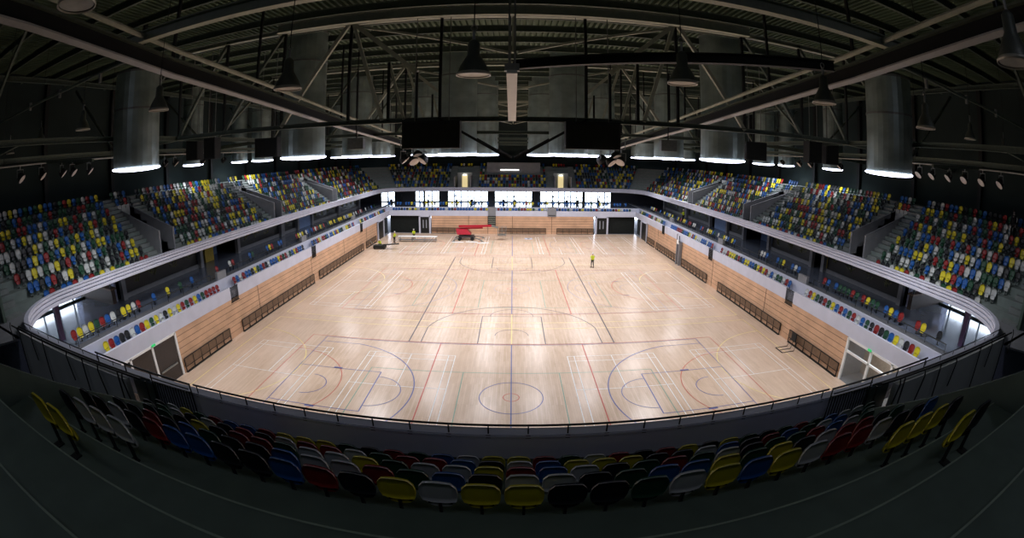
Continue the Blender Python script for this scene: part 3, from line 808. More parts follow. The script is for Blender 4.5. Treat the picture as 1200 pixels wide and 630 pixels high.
for v in FV:
    t = thing('vomitory_wall', 'grey entrance in the far stand with a glowing cream door, %s of the control room' % ('left' if v < 0 else 'right'), 'entrance', (v, RY1 + .4, 6.9))
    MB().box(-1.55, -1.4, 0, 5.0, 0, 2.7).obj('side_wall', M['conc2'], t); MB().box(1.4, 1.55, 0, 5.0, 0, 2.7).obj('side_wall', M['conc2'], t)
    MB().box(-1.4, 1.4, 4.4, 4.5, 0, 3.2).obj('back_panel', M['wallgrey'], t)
    MB().box(-.5, .5, 4.28, 4.38, 0, 2.6).obj('door_leaf', mat('glowing_cream_door', (225, 210, 160), 0.6, emit=(255, 232, 170), estr=0.55), t)  # warm doorway light is put into the leaf as its own glow
    MB().box(-.35, .35, 4.1, 4.25, 2.7, 2.85).obj('door_lamp', M['led'], t)
    for e in (-1, 1):
        for k in range(9):
            a, b = sorted((v + e * 1.55, v + e * 2.6))
            sm.box(a, b, RY1 + FO(k + 1) - .4, RY1 + FO(k + 1), TZ(k), TZ(k) + .26)
for s in (-1, 1):      # corner steps
    for k in range(9):
        for a in (36, 45, 54):
            a0 = math.radians(180 - a if s < 0 else a)
            cx = s * (RX - RR); cy = RY1 - RR
            r = RR + FO(k + 1) - .2
            p = Vector((cx + r * math.cos(a0), cy + r * math.sin(a0), TZ(k) + .13)); tn = Vector((-math.sin(a0), math.cos(a0), 0)) * r * .08
            sm.bar(p - tn, p + tn, .4, .26)
struct(sm.obj('slab_aisle_steps_far', M['step']), 'grey aisle steps in the far stand')
# near corner stair parapets
for s, nm in ((-1, 'left'), (1, 'right')):
    t = thing('corner_stair_wall', f'dark raking stair wall at the near {nm} corner of the upper tier', 'wall', (s * 23.6, 8.5, 6.9))
    m = MB(); d = Vector((s, 0, 0)); nrm = Vector((-d.y, d.x, 0)) * .1
    V = [d * x + nrm * e + Vector((0, 0, z)) for e in (-1, 1) for x, z in ((0.4, 0), (0.4, 1.6), (8.5, 5.2), (8.5, 0))]
    m.add(V, [(0, 1, 2, 3), (7, 6, 5, 4), (0, 4, 5, 1), (1, 5, 6, 2), (2, 6, 7, 3), (3, 7, 4, 0)]); m.obj('side_wall', M['tread'], t)
    m = MB(); m.tube([d * .5 + Vector((0, 0, 1.2)), d * .6 + Vector((0, 0, 2.3)), d * 5 + Vector((0, 0, 4.4))], .03, 6); m.obj('handrail', M['gsteel'], t)

# control room in the far stand
t = thing('control_room', 'grey banded control room with a white strip light amid the far seats', 'control room', (0.15, RY1 + 5.3, 9.9))
MB().box(-5.05, 5.05, 0, 2.6, -.8, 2.1).obj('body', M['conc2'], t)
for z in (0.15, .95, 1.75): MB().box(-5.08, 5.08, -.05, 0, z, z + .14).obj('band', M['conc2'], t)
MB().box(-2.5, 1.0, -.12, -.03, .62, .80).obj('strip_lamp', M['led'], t)

# ------------------------------------------------------------------ seats
def seat_shell(mb, w, h, z0, y0, lean, curve, th=0.03, nu=6, nv=4, top=0.3, bot=.3):
    """rounded moulded panel facing +Y"""
    g = []
    for side in (0, 1):
        for j in range(nv + 1):
            tt = j / nv
            wd = w / 2 * (1 - top * max(0, (tt - .5) / .5) ** 2.6 - bot * max(0, (.35 - tt) / .35) ** 2)
            for i in range(nu + 1):
                u = -1 + 2 * i / nu
                g.append((wd * u, y0 + lean * tt + curve * u * u - (th if side else 0), z0 + h * tt * (1 - .10 * u * u * tt)))
    n = nu + 1; k = (nv + 1) * n; fs = []
    for j in range(nv):
        for i in range(nu):
            a = j * n + i
            fs.append((a, a + 1, a + n + 1, a + n)); fs.append((k + a, k + a + n, k + a + n + 1, k + a + 1))
    loop = [i for i in range(n)] + [j * n + nu for j in range(1, nv + 1)] + [nv * n + i for i in range(nu - 1, -1, -1)] + [j * n for j in range(nv - 1, 0, -1)]
    for a, b in zip(loop, loop[1:] + loop[:1]): fs.append((a, b, k + b, k + a))
    mb.add(g, fs)
def seat_meshes(c):
    a = MB(); seat_shell(a, .46, .42, .375, .03, -.09, .03, .04, top=.30, bot=.12)
    b = MB(); seat_shell(b, .35, .23, .235, .12, -.05, .02, .05, top=.22)
    return a, b
SEATMESH = {}
def bracket():
    m = MB(); m.bar((0, .06, 0), (0, .04, .46), .035, .05).bar((-.15, .08, .3), (.15, .08, .3), .03, .03).box(-.08, .08, -.1, .08, 0, .02)
    return m
bk = bracket()
def make_seat(c):
    t = thing('stadium_seat', '', 'seat')
    a, b = seat_meshes(c)
    a.obj('backrest', SEATC[c], t, smooth=True, fix=False); b.obj('seat_pan', SEATC[c], t, smooth=True, fix=False)
    bracket().obj('bracket', M['black'], t)
    return t
SEATS = []   # (x,y,z,rz,colour,label,group)
COL = ['yellow', 'white', 'blue', 'red', 'green', 'black']
WTS = [17, 16, 19, 15, 18, 15]
CH = dict(Y='yellow', W='white', B='blue', R='red', G='green', K='black')
rs = random.Random(11)
def rc(w=WTS): return rs.choices(COL, w)[0]
# near stand
near_rows = [  # right of the centre line, left of it (read outwards)
    ('YRGWRKRYKYGKGRGBWWGB', 'YWBGRKGYYYRBBRGYWKWW'),
    ('WBYYYKKWBKRBGWBKGRB', 'KBRRGWRRWKRKWKWGKB'),
    ('RBWKGRGWKGGRBWGRKY', 'YWWGYWWGRRKYKGKBK'),
    ('WWKGBBYGYKWRRKGWB', 'KBGRWWBKKGBKRKKG'),
    ('YKKGWYBYWRRWKKBK', 'YWYKRBKKBBRKWKKB')]
rown = ['front', 'second', 'third', 'fourth', 'fifth']
for k in range(5):
    lim = [9.3, 8.5, 7.5, 7.5, 7.5][k]
    for side, s, nm in ((0, 1, 'right'), (1, -1, 'left')):
        i = 0
        while True:
            x = -.08 + s * (.25 + .5 * i)
            if abs(x) > lim: break
            st_ = near_rows[k][side]; c = CH[st_[i]] if i < len(st_) else rc()
            lab = f'{c} seat, {rown[k]} row of near stand, {ordn(i)} {nm} of centre line'
            SEATS.append((x, 7.2 - .8 * k, TZ(k), 0.0, c, lab, f'seats in the {rown[k]} row of the near stand'))
            i += 1
for k, y, x0, cl, cr in ((5, 3.15, 5.1, 'WWWK', 'YYYK'), (6, 2.25, 5.3, 'YY', 'YK'), (7, 1.35, 6.4, 'B', 'R')):
    for s, nm, st_ in ((-1, 'left', cl), (1, 'right', cr)):
        for i, ch in enumerate(st_):
            lab = f'{CH[ch]} seat on the bare upper terrace, {["lower", "middle", "top"][k - 5]} row, {ordn(i)} from its {nm} bay edge'
            SEATS.append((s * (x0 + .5 * i), y, TZ(k), 0.0, CH[ch], lab, f'seats at the {nm} side of the bare terrace'))
# side upper tier
blocks = [(RY0 + RR + .25 - 2.2, VOMS[0] - 2.15), (VOMS[0] + 2.15, VOMS[1] - 2.15), (VOMS[1] + 2.15, VOMS[2] - 2.15), (VOMS[2] + 2.15, RY1 - RR)]
for s, nm in ((-1, 'left'), (1, 'right')):
    rz = PI / 2 * s
    for k in range(9):
        x = s * (RX + FO(k + 1) - .12)
        for bi, (y0, y1) in enumerate(blocks):
            if bi == 0: y0 = [12.0, 11.2, 10.6][k] if k < 3 else 10.2
            y = y0 + .25; i = 0
            while y < y1 - .2:
                c = rc()
                lab = f'{c} seat, {nm} upper tier, {ordn(k)} row up, {ordn(i)} from block {["near", "second", "third", "far"][bi]} end'
                if bi == 0: lab = f'{c} seat, {nm} upper tier, {ordn(k)} row up, {ordn(i)} from near corner steps'
                if bi == 1: lab = f'{c} seat, {nm} upper tier, {ordn(k)} row up, {ordn(i)} beyond first entrance'
                SEATS.append((x, y, TZ(k), rz, c, lab, f'{nm} upper tier seats'))
                y += .5; i += 1
        if k >= 7:
            for vi, v in enumerate(VOMS):
                for i in range(4):
                    c = rc(); y = v - .75 + .5 * i
                    SEATS.append((x, y, TZ(k) , rz, c, f'{c} seat above the {ORD[vi]} entrance of {nm} stand, {ordn(i)} along row {["two", "one"][k - 7]} from top', f'{nm} seats above the entrances'))
# far upper tier and corners
FW = [20, 8, 22, 8, 10, 32]
for k in range(9):
    y = RY1 + FO(k + 1) - .12
    x = -(RX - RR) + .3
    while x < RX - RR - .2:
        ok = all(abs(x - v) > 2.75 for v in FV) and not (k >= 5 and -5.3 < x < 5.6)
        if ok or (k == 8 and any(abs(x - v) < 1.2 for v in FV)): SEATS.append((x, y, TZ(k), PI, rc(FW), 'seat in the far upper tier', 'far'))
        x += .5
for s, nm in ((-1, 'left'), (1, 'right')):
    for k in range(9):
        r = RR + FO(k + 1) - .12
        for a0, a1 in ((4, 30), (60, 90)):
            n = int(r * math.radians(a1 - a0) / .5)
            for i in range(n):
                a = math.radians(a0 + (a1 - a0) * (i + .5) / n)
                SEATS.append((s * (RX - RR + r * math.cos(a)), RY1 - RR + r * math.sin(a), TZ(k), (PI / 2 + a) if s > 0 else (-PI / 2 - a), rc(FW), 'far', 'far'))
# lower parapet row
lowL = 'YRBKKWBRYGYWKYWYRGRYBGRRR'
lowR = 'YRKWYBGKRKGBWRGBRBYGRKGYR'
for s, nm, st_ in ((-1, 'left', lowL), (1, 'right', lowR)):
    y = 14.7; i = 0; rz = PI / 2 * s
    while y < 76.2:
        if all(abs(y - g) > 1.0 for g in (28.6, 44.6, 61.2)):
            c = CH[st_[i]] if i < len(st_) else rc([17, 14, 28, 18, 15, 8])
            lab = f'{c} seat in the {nm} row behind the court parapet, {ordn(i) if i < 60 else "last"} from near end'
            SEATS.append((s * 22.15, y, 3.55, rz, c, lab, f'{nm} parapet row seats')); i += 1
        y += .5
x = -20.9
while x < 21:
    if abs(x + 3.5) > .8 and abs(x - 6.7) > .8: SEATS.append((x, YF + .72, 3.55, PI, rc([12, 8, 45, 12, 8, 15]), 'far', 'far'))
    x += .5
# concourse row
cL = [(13.2, 'RYWYGRBWKYYWR'), (21.1, 'B'), (22.7, 'Y'), (24.2, 'G'), (25.7, 'B'), (29.2, 'R'), (31.2, 'WR'), (34.6, 'BG'), (37.9, 'BYR'), (40.4, 'BB')]
cR = [(14.1, 'K'), (15.6, 'YR'), (17.8, 'RBYB'), (20.3, 'GGYR'), (22.6, 'GRGGGB'), (26.2, 'BR'), (30.5, 'BWB'), (33, 'YGB'), (36, 'BWWK')]
for s, nm, lst in ((-1, 'left', cL), (1, 'right', cR)):
    n = 0
    for y0, st_ in lst:
        for j, ch in enumerate(st_):
            SEATS.append((s * 23.55, y0 + .52 * j, 4.47, PI / 2 * s, CH[ch], f'{CH[ch]} seat by the {nm} concourse rail, {ordn(n)} from the near end', f'{nm} concourse rail seats')); n += 1
    y = 42.5
    while y < 76:
        if rs.random() < .62: SEATS.append((s * 23.55, y, 4.47, PI / 2 * s, rc([22, 18, 24, 16, 10, 10]), f'{nm} far concourse', 'far'))
        y += .52
x = -22
while x < 21:
    if rs.random() < .7: SEATS.append((x, YF + 2.0, 4.47, PI, rc([20, 5, 45, 5, 5, 20]), 'far', 'far'))
    x += .52
# rank by apparent size
def inview(x, y, z):
    X = x - CAMX; Y = y; Z = z - CAMH; cc, ss = math.cos(PITCH), math.sin(PITCH)
    f = Y * cc - Z * ss; up = Y * ss + Z * cc
    th = math.atan2(math.hypot(X, up), f); ph = math.atan2(up, X)
    r = 2 * 533.33 * math.sin(th / 2)
    return CX + r * math.cos(ph), CY - r * math.sin(ph)
def rank(q):
    x, y, z = q[:3]
    u, v = inview(x, y, z + .6)
    if not (-5 < u < 1205 and -5 < v < 640): return 1e9
    d = math.dist((x, y, z), (0, 0, CAMH))
    if q[6].endswith('bare terrace') and not (0 < u < 1200): return 1e9
    return d
SEATS.sort(key=rank)
SEATS = [q for q in SEATS if rank(q) < 1e8]
protos = {c: None for c in COL}
for q in SEATS[:300]:
    x, y, z, rz, c, lab, grp = q
    if protos[c] is None:
        o = make_seat(c); o.location = (x, y, z); o.rotation_euler = (0, 0, rz); protos[c] = o
        o['label'] = lab; o['group'] = grp
    else:
        dup(protos[c], (x, y, z), rz, lab, grp)
# everything further away: one mass
mass = MB()
parts = {}
for c in COL:
    a = MB(); seat_shell(a, .41, .33, .47, .02, -.07, .03, .04, nu=4, nv=4, top=.36, bot=.2)
    b = MB(); seat_shell(b, .34, .19, .27, .12, -.04, .02, .05, nu=2, nv=2, top=.22)
    parts[c] = (a, b)
import numpy as np
VS = []; FS = []; MI = []; off = 0
mlist = [SEATC[c] for c in COL] + [M['black']]
br_ = MB().bar((0, 0, 0), (0, 0, .46), .05, .08)
for q in SEATS[300:]:
    x, y, z, rz, c = q[:5]
    cs, sn = math.cos(rz), math.sin(rz)
    for prt, mi in ((parts[c][0], COL.index(c)), (parts[c][1], COL.index(c)), (br_, 6)):
        VS += [(x + vx * cs - vy * sn, y + vx * sn + vy * cs, z + vz) for vx, vy, vz in prt.v]
        FS += [[i + off for i in f] for f in prt.f]; MI += [mi] * len(prt.f); off += len(prt.v)
me = bpy.data.meshes.new('distant_seats'); me.from_pydata(VS, [], FS)
for m_ in mlist: me.materials.append(m_)
me.polygons.foreach_set('material_index', MI)
me.polygons.foreach_set('use_smooth', [True] * len(me.polygons))
o = bpy.data.objects.new('distant_seats', me); C.objects.link(o)
o['kind'] = 'stuff'; tag(o, 'mass of multicoloured plastic seats filling the tiers further round the hall', 'seats')

# ------------------------------------------------------------------ rails
t = thing('front_handrail', 'black handrail on short posts along the near parapet', 'railing', (0, 8.0, 7.58))
MB().tube([(-8.1, 0, .26), (8.1, 0, .26)], .025, 6).obj('handrail', M['black'], t)
for i in range(-10, 10):
    MB().tube([(-.04 + .835 * i + .41, 0, 0), (-.04 + .835 * i + .41, 0, .26)], .018, 6).box(-.04 + .835 * i + .36, -.04 + .835 * i + .46, -.06, .0, -.05, .03).obj('post', M['black'], t)
for s, nm in ((-1, 'left'), (1, 'right')):
    t = thing('stair_gate', f'black barred guard with raised rail at the {nm} stair head', 'guard rail', (s * 8.1, 7.85, 6.9))
    m = MB()
    for i in range(14): m.bar((s * (.1 + .11 * i), 0, .1), (s * (.1 + .11 * i), 0, .78), .025)
    m.bar((0, 0, .1), (s * 1.6, 0, .1), .03).bar((0, 0, .78), (s * 1.6, 0, .78), .03); m.obj('barred_panel', M['black'], t)
    MB().tube([(0, 0, 0), (0, 0, 1.02), (s * 1.7, 0, 1.05), (s * 4.6, 0, 1.1)], .03, 6).obj('top_rail', M['black'], t)
    MB().tube([(s * .1, 0, .86), (s * 1.7, 0, .88)], .02, 6).obj('mid_rail', M['black'], t)
    for x in (1.65, 2.9, 4.5): MB().tube([(s * x, 0, .0), (s * x, 0, 1.07)], .025, 6).obj('post', M['black'], t)
    MB().box(*(sorted((s * 1.7, s * 2.7)) + [.05, .12, -.4, .6])).obj('dark_panel', mat('green_grey_glass', (70, 80, 74), 0.3), t)
    # rail over the tall grey wall, its posts reach down to the landing, short raking struts
    t = thing('stair_wall_rail', f'black handrail with long posts and raking struts on the {nm} grey wall', 'railing', (0, 7.45, 7.62))
    MB().tube([(s * 9.8, 0, .28), (s * 20.0, -.05, .2)], .035, 6).obj('handrail', M['black'], t)
    MB().tube([(s * 9.8, .35, .1), (s * 20.0, .35, .05)], .03, 6).obj('lower_rail', M['black'], t)
    for x in (9.6, 11.0, 13.2, 16.5, 19.2):
        MB().tube([(s * x, 0, .26), (s * x, -.06, -1.5 - (x - 10) * .12)], .03, 6).obj('post', M['black'], t)
        MB().tube([(s * (x + 1.2), .05, .24), (s * (x + 1.2), -.02, .05), (s * (x + .95), -.06, -.75)], .028, 6).obj('strut', M['black'], t)
    t = thing('balcony_edge_rail', f'thin black rail where the near {nm} corner meets the pale balcony', 'railing', (0, 8.05, 7.6))
    MB().tube([(s * 11.5, 0, .14), (s * 20.0, 0.1, .14)], .02, 5).obj('handrail', M['black'], t)
    for i in range(8): MB().tube([(s * (12 + i), 0, -.02), (s * (12 + i), 0, .14)], .015, 5).obj('post', M['black'], t)
    # concourse rail
    t = thing('concourse_rail', f'low dark rail along the {nm} concourse edge above the parapet seats', 'railing', (s * 22.9, 0, 4.47))
    ys = [13.0, 27.4, 29.8, 43.6, 45.6, 60.2, 62.2, 76]
    for a, b in zip(ys[::2], ys[1::2]):
        MB().tube([(0, a, .5), (0, b, .5)], .032, 6).obj('handrail', M['black'], t)
        n = int((b - a) / 1.6)
        m = MB()
        for i in range(n + 1):
            y = a + (b - a) * i / n; MB().bar((0, y, 0), (0, y, .5), .03).obj('post', M['black'], t)
    # parapet gates with small stair blocks
    for i, g in enumerate((28.6, 44.6, 61.2)):
        t = thing('parapet_gate', f'black barred gate in the {nm} parapet, {ORD[i]} from the near end', 'gate', (s * 21.46, g, 2.75))
        m = MB(); [m.bar((0, -.5 + .1 * j, 0), (0, -.5 + .1 * j, 1.15), .03) for j in range(11)]; m.obj('bars', M['black'], t)
        MB().bar((0, -.58, 1.15), (0, .58, 1.15), .05).bar((0, -.58, 0), (0, .58, 0), .05).obj('gate_frame', M['black'], t)
        m = MB()
        for j in range(4):
            x0, x1 = sorted((s * (.75 + .3 * j), s * (1.3 + .1))); m.box(x0, x1, -.5, .5, .52 + .3 * j, .82 + .3 * j)
        x0, x1 = sorted((s * 1.1, s * 1.35)); m.box(x0, x1, -.62, .62, .52, 2.3); m.obj('steps', M['conc2'], t)
# far stair ladders on the parapet
t = thing('parapet_gate', 'dark louvred stair gate in the far wall behind the red lift', 'gate', (-3.5, YF - .19, 1.4))
MB().box(-.65, .65, 0, .12, 0, 1.7).obj('panel', M['black'], t); MB().box(-.65, .65, -.02, .12, 1.7, 3.2).obj('upper_panel', M['conc2'], t)
for j in range(6): MB().box(-.6, .6, -.05, 0, .15 + .26 * j, .2 + .26 * j).obj('slat', M['steel'], t)
t = thing('parapet_gate', 'grey gate in the far parapet, right of the middle', 'gate', (6.7, YF - .19, 3.0))
MB().box(-.75, .75, 0, .12, 0, 1.7).obj('panel', M['conc2'], t); MB().box(-.6, .6, -.04, 0, .2, .3).obj('slat', M['black'], t)

# ------------------------------------------------------------------ benches against the oak walls
def guard(x, y0, y1, face, label, far=False):
    t = thing('wall_bench', label, 'bench', (x, y0, 0) if not far else (y0, x, 0), 0)
    Ln = y1 - y0; n = max(2, round(Ln / 1.05))
    def P(a, d, z): return (d * face, a, z) if not far else (a, d * face, z)
    def bx(mb, a0, a1, d0, d1, z0, z1):
        if far: return mb.box(a0, a1, *sorted((d0 * face, d1 * face)), z0, z1)
        return mb.box(*sorted((d0 * face, d1 * face)), a0, a1, z0, z1)
    m = MB(); [bx(m, Ln * i / n + .03, Ln * (i + 1) / n - .03, .10, .13, .42, 1.0) for i in range(n)]; m.obj('mesh_panel', M['timber'], t)
    m = MB(); bx(m, 0, Ln, .08, .15, .99, 1.03); bx(m, 0, Ln, .08, .15, .39, .43); bx(m, 0, Ln, .02, .2, 0, .05); m.obj('frame', M['black'], t)
    for i in range(n + 1): 
        m = MB(); bx(m, Ln * i / n - .025, Ln * i / n + .025, .08, .15, 0, 1.02); m.obj('leg', M['black'], t)
    return t
for s, nm, runs in ((-1, 'left', ((20.9, 27.0), (29.0, 44.0), (45.5, 61.6), (63.0, 68.0))), (1, 'right', ((20.9, 27.6), (29.1, 41.9), (45.0, 53.0), (55.0, 64.0), (65.0, 68.8)))):
    for i, (a, b) in enumerate(runs):
        guard(s * 21.5, a, b, -s, f'dark folded bench frame against the {nm} oak wall, {ORD[i]} run from the near end')
for i, (a, b) in enumerate(((-14.0, -7.9), (-2.2, 5.7), (7.6, 14.0))):
    guard(76.7, a, b, -1, ['dark folded bench frame on the far wall, left of the red lift', 'dark folded bench frame at the middle of the far wall', 'dark folded bench frame at the right of the far wall'][i], True)

# near doors below the parapet
for s, nm, n_ in ((-1, 'left', 11), (1, 'right', 12)):
    w = MB(); X0, X1 = sorted((s * 21.44, s * 21.6))
    for y in (20.6, 18.1, 15.9, 13.7): w.box(X0, X1, y - .09, y + .09, 0, 2.95)
    w.box(X0, X1, 13.7, 20.6, 2.85, 3.0)
    if s > 0: w.box(X0, X1, 13.7, 20.6, 2.0, 2.12)
    d = struct(w.obj('door_%d' % n_, M['white']), f'white framed glazed doors below the {nm} parapet')
    x0, x1 = sorted((s * 21.52, s * 21.55))
    MB().box(x0, x1, 13.7, 20.5, 0, 2.85).obj('door_glass', GLASS if s > 0 else mat('dark_smoked_door_glass', (52, 44, 40), 0.15), d)
    x0, x1 = sorted((s * 21.38, s * 21.44)); MB().box(x0, x1, 18.05, 18.4, 2.9, 3.03).obj('exit_sign', M['green'], d)
    if s < 0: MB().box(-21.5, -21.42, 18.4, 20.2, .95, 1.05).obj('push_bar', M['gsteel'], d)
    rm = MB(); x0, x1 = sorted((s * 23.8, s * 24.0)); rm.box(x0, x1, 12, 22, 0, 3.0)
    struct(rm.obj('wall_lobby_' + nm, mat('buff_lobby_wall', (180, 160, 140), 0.8)), 'pale lobby wall behind the doors')
    xa, xb = sorted((s * 21.6, s * 23.8)); struct(MB().box(xa, xb, 6, 13.6, 0, 2.98).box(xa, xb, 20.7, 20.9, 0, 2.98).obj('wall_lobby_side_' + nm, M['conc2']), 'lobby side wall')
Lp = bpy.data.lights.new('lobby_lamp', 'AREA'); Lp.size = 1.5; Lp.energy = 22; Lpo = bpy.data.objects.new('lobby_lamp', Lp); C.objects.link(Lpo); Lpo.location = (22.7, 17.5, 2.9)

# far corner white door posts on the side walls
for s, nm in ((-1, 'left'), (1, 'right')):
    w = MB()
    X0, X1 = sorted((s * 21.38, s * 21.6))
    w.box(X0, X1, 69.2, 69.5, 0, 3.0).box(X0, X1, 72.6, 72.9, 0, 3.0).box(X0, X1, 69.2, 72.9, 2.85, 3.0)
    d = struct(w.obj('door_%d' % (13 if s < 0 else 14), M['conc']), f'pale door frame at the far end of the {nm} wall')
    x0, x1 = sorted((s * 21.5, s * 21.56)); MB().box(x0, x1, 69.5, 72.6, 0, 2.85).obj('door_leaf', M['board'], d)

# folded goal on right wall
t = thing('folded_basketball_goal', 'grey folded basketball goal against the right oak wall with an upright bracket', 'goal', (21.15, 53.9, 0))
MB().box(-.12, .3, -.55, -.35, 0, 3.0).box(-.12, .3, .35, .55, 0, 3.0).obj('upright', M['conc2'], t)
MB().box(-.05, .25, -.35, .35, .3, 3.0).obj('backboard', mat('smoked_backboard', (72, 70, 78), 0.3), t)
MB().tube([(-.1, -.4, 3.8), (-.1, -.4, 3.0), (-.1, .4, 3.0), (-.1, .4, 3.9)], .06, 6).obj('bracket', M['black'], t)
MB().box(-.16, -.06, -.3, .35, 2.7, 3.2).obj('padding', M['white'], t)
# hurdle
t = thing('folding_hurdle', 'black folding frame standing on the floor by the right benches', 'frame', (20.2, 26.3, 0))
m = MB()
for dy in (-.5, 0, .5): m.tube([(-.55, dy, 0), (.6, dy, 0.02), (.75, dy, .6)], .035, 6)
m.tube([(.75, -.5, .6), (.75, .5, .6)], .035, 6).tube([(-.55, -.5, 0.03), (-.55, .5, 0.03)], .035, 6); m.obj('base', M['black'], t)
MB().box(.7, .8, -.3, .3, .6, 1.25).obj('plate', M['black'], t)

# red boom lift at the far end
t = thing('boom_lift', 'red folded boom lift standing near the far wall', 'lift', (-6.6, 71.0, 0))
m = MB().box(-1.9, .5, -.75, .75, .4, .72).box(-1.1, -.3, -.4, .4, .72, .95); m.obj('chassis', mat('dark_grey_chassis', (60, 54, 56), 0.5), t)
for x in (-1.7, .3):
    for y in (-.95, .75): 
        w = MB().tube([(x, y, .3), (x, y + .2, .3)], .3, 18); w.obj('wheel', M['rubber'], t)
m = MB(); m.add([(-2.1, -.8, .95), (.1, -.8, .95), (.1, .8, .95), (-2.1, .8, .95), (-2.3, -.6, 1.75), (-.6, -.6, 1.75), (-.6, .6, 1.75), (-2.3, .6, 1.75)],
                [(0, 3, 2, 1), (4, 5, 6, 7), (0, 1, 5, 4), (1, 2, 6, 5), (2, 3, 7, 6), (3, 0, 4, 7)]); m.obj('turret', M['red'], t)
MB().bar((-1.9, -.2, 2.2), (3.3, -.2, 2.3), .32, .32).obj('lower_boom', M['red'], t)
MB().bar((-1.9, .25, 1.75), (1.9, .25, 1.9), .26, .26).obj('upper_boom', M['red'], t)
MB().bar((3.2, -.2, 2.3), (4.3, -.2, 2.0), .2, .25).obj('jib', M['gsteel'], t)
for ax, ay in ((-2.6, -1.6), (-2.6, 1.6), (1.9, -1.6), (1.9, 1.6)): MB().bar((-1.6 if ax < 0 else .3, ay * .4, .55), (ax, ay, .15), .12).box(ax - .2, ax + .2, ay - .2, ay + .2, 0, .08).obj('outrigger', M['gsteel'], t)
m = MB()
for a, b in (((4.3, -.6), (5.6, -.6)), ((4.3, .6), (5.6, .6)), ((4.3, -.6), (4.3, .6)), ((5.6, -.6), (5.6, .6))):
    for z in (.9, 1.45, 2.1): m.bar((*a, z), (*b, z), .05)
for x in (4.3, 4.95, 5.6):
    for y in (-.6, .6): m.bar((x, y, .8), (x, y, 2.1), .05)
m.box(4.3, 5.6, -.6, .6, .78, .84); m.obj('basket', M['gsteel'], t)
for (x, y, a, lab) in ((-8.4, 68.6, .1, 'left of three by the red lift'), (-6.3, 68.9, -.1, 'middle of three by the red lift'), (-4.5, 68.2, .2, 'right of three by the red lift')):
    o = MB().box(-.9, .9, -.25, .25, .0, .05).obj('floor_protection_sheet', M['white'], loc=(x, y, 0.01)); o.rotation_euler = (0, 0, a)
    tag(o, 'white sheet lying on the floor, ' + lab, 'sheet', 'white sheets by the lift')
# long white bench
t = thing('long_trestle_table', 'long white trestle table near the far left corner', 'table', (-14.7, 68.9, 0))
MB().box(-3.3, 3.0, -.4, .4, .78, .86).obj('table_top', M['white'], t)
for x in (-3.0, -1.0, 1.0, 2.8): MB().bar((x, -.35, 0), (x, -.35, .78), .05).bar((x, .35, 0), (x, .35, .78), .05).bar((x, -.35, .3), (x, .35, .3), .04).obj('leg', M['gsteel'], t)
MB().box(-3.2, 2.9, -.35, .35, .28, .32).obj('lower_shelf', M['conc2'], t)
# dark trolley
t = thing('equipment_trolley', 'low black trolley with a long flat arm by the far left wall', 'trolley', (-19.3, 62.9, 0))
MB().box(-.9, .9, -.5, .5, .15, .55).obj('body', M['black'], t)
MB().bar((.5, 0, .6), (2.9, .2, .75), .5, .1).obj('arm', M['black'], t)
MB().bar((-.9, 0, .5), (-1.5, 0, 1.15), .07).obj('handle', M['gsteel'], t)
for x in (-.7, .7):
    for y in (-.45, .4): MB().tube([(x, y, .12), (x, y + .08, .12)], .12, 12).obj('wheel', M['rubber'], t)
# floor hatch
t = thing('floor_box', 'small open floor box with grey lid on the far court', 'floor box', (2.6, 72.2, 0.0))
MB().box(-.6, .6, -.5, .5, .0, .03).obj('plate', M['conc'], t); MB().box(-.2, .2, -.2, .2, .03, .06).obj('lid', M['darksteel'], t)

# concourse furniture: stools and glimpsed machines before the far windows
for i, x in enumerate((-23.5, -21.5, -16, -10.5, -7.5, -1.5, 0.5, 7.5, 10.0, 12.0, 16.2, 18.0)):
    t = thing('exercise_bike', f'dark exercise machine silhouetted before the far windows, {ordn(i)} from the left', 'exercise machine', (x, 84.6, 4.47), i * .7, 'machines by the far windows')
    MB().bar((-.5, 0, .05), (.5, 0, .05), .1).bar((-.5, -.25, .05), (-.5, .25, .05), .08).bar((.5, -.25, .05), (.5, .25, .05), .08).obj('base', M['black'], t)
    MB().bar((-.25, 0, .05), (-.3, 0, .9), .08).box(-.42, -.18, -.12, .12, .9, 1.0).obj('saddle', M['black'], t)
    MB().bar((.35, 0, .05), (.45, 0, 1.25), .08).bar((.42, -.28, 1.2), (.42, .28, 1.2), .05).box(.4, .46, -.18, .18, 1.25, 1.5).obj('handlebar', M['black'], t)
    MB().tube([(.2, -.05, .4), (.2, .05, .4)], .3, 16).obj('flywheel', M['black'], t)

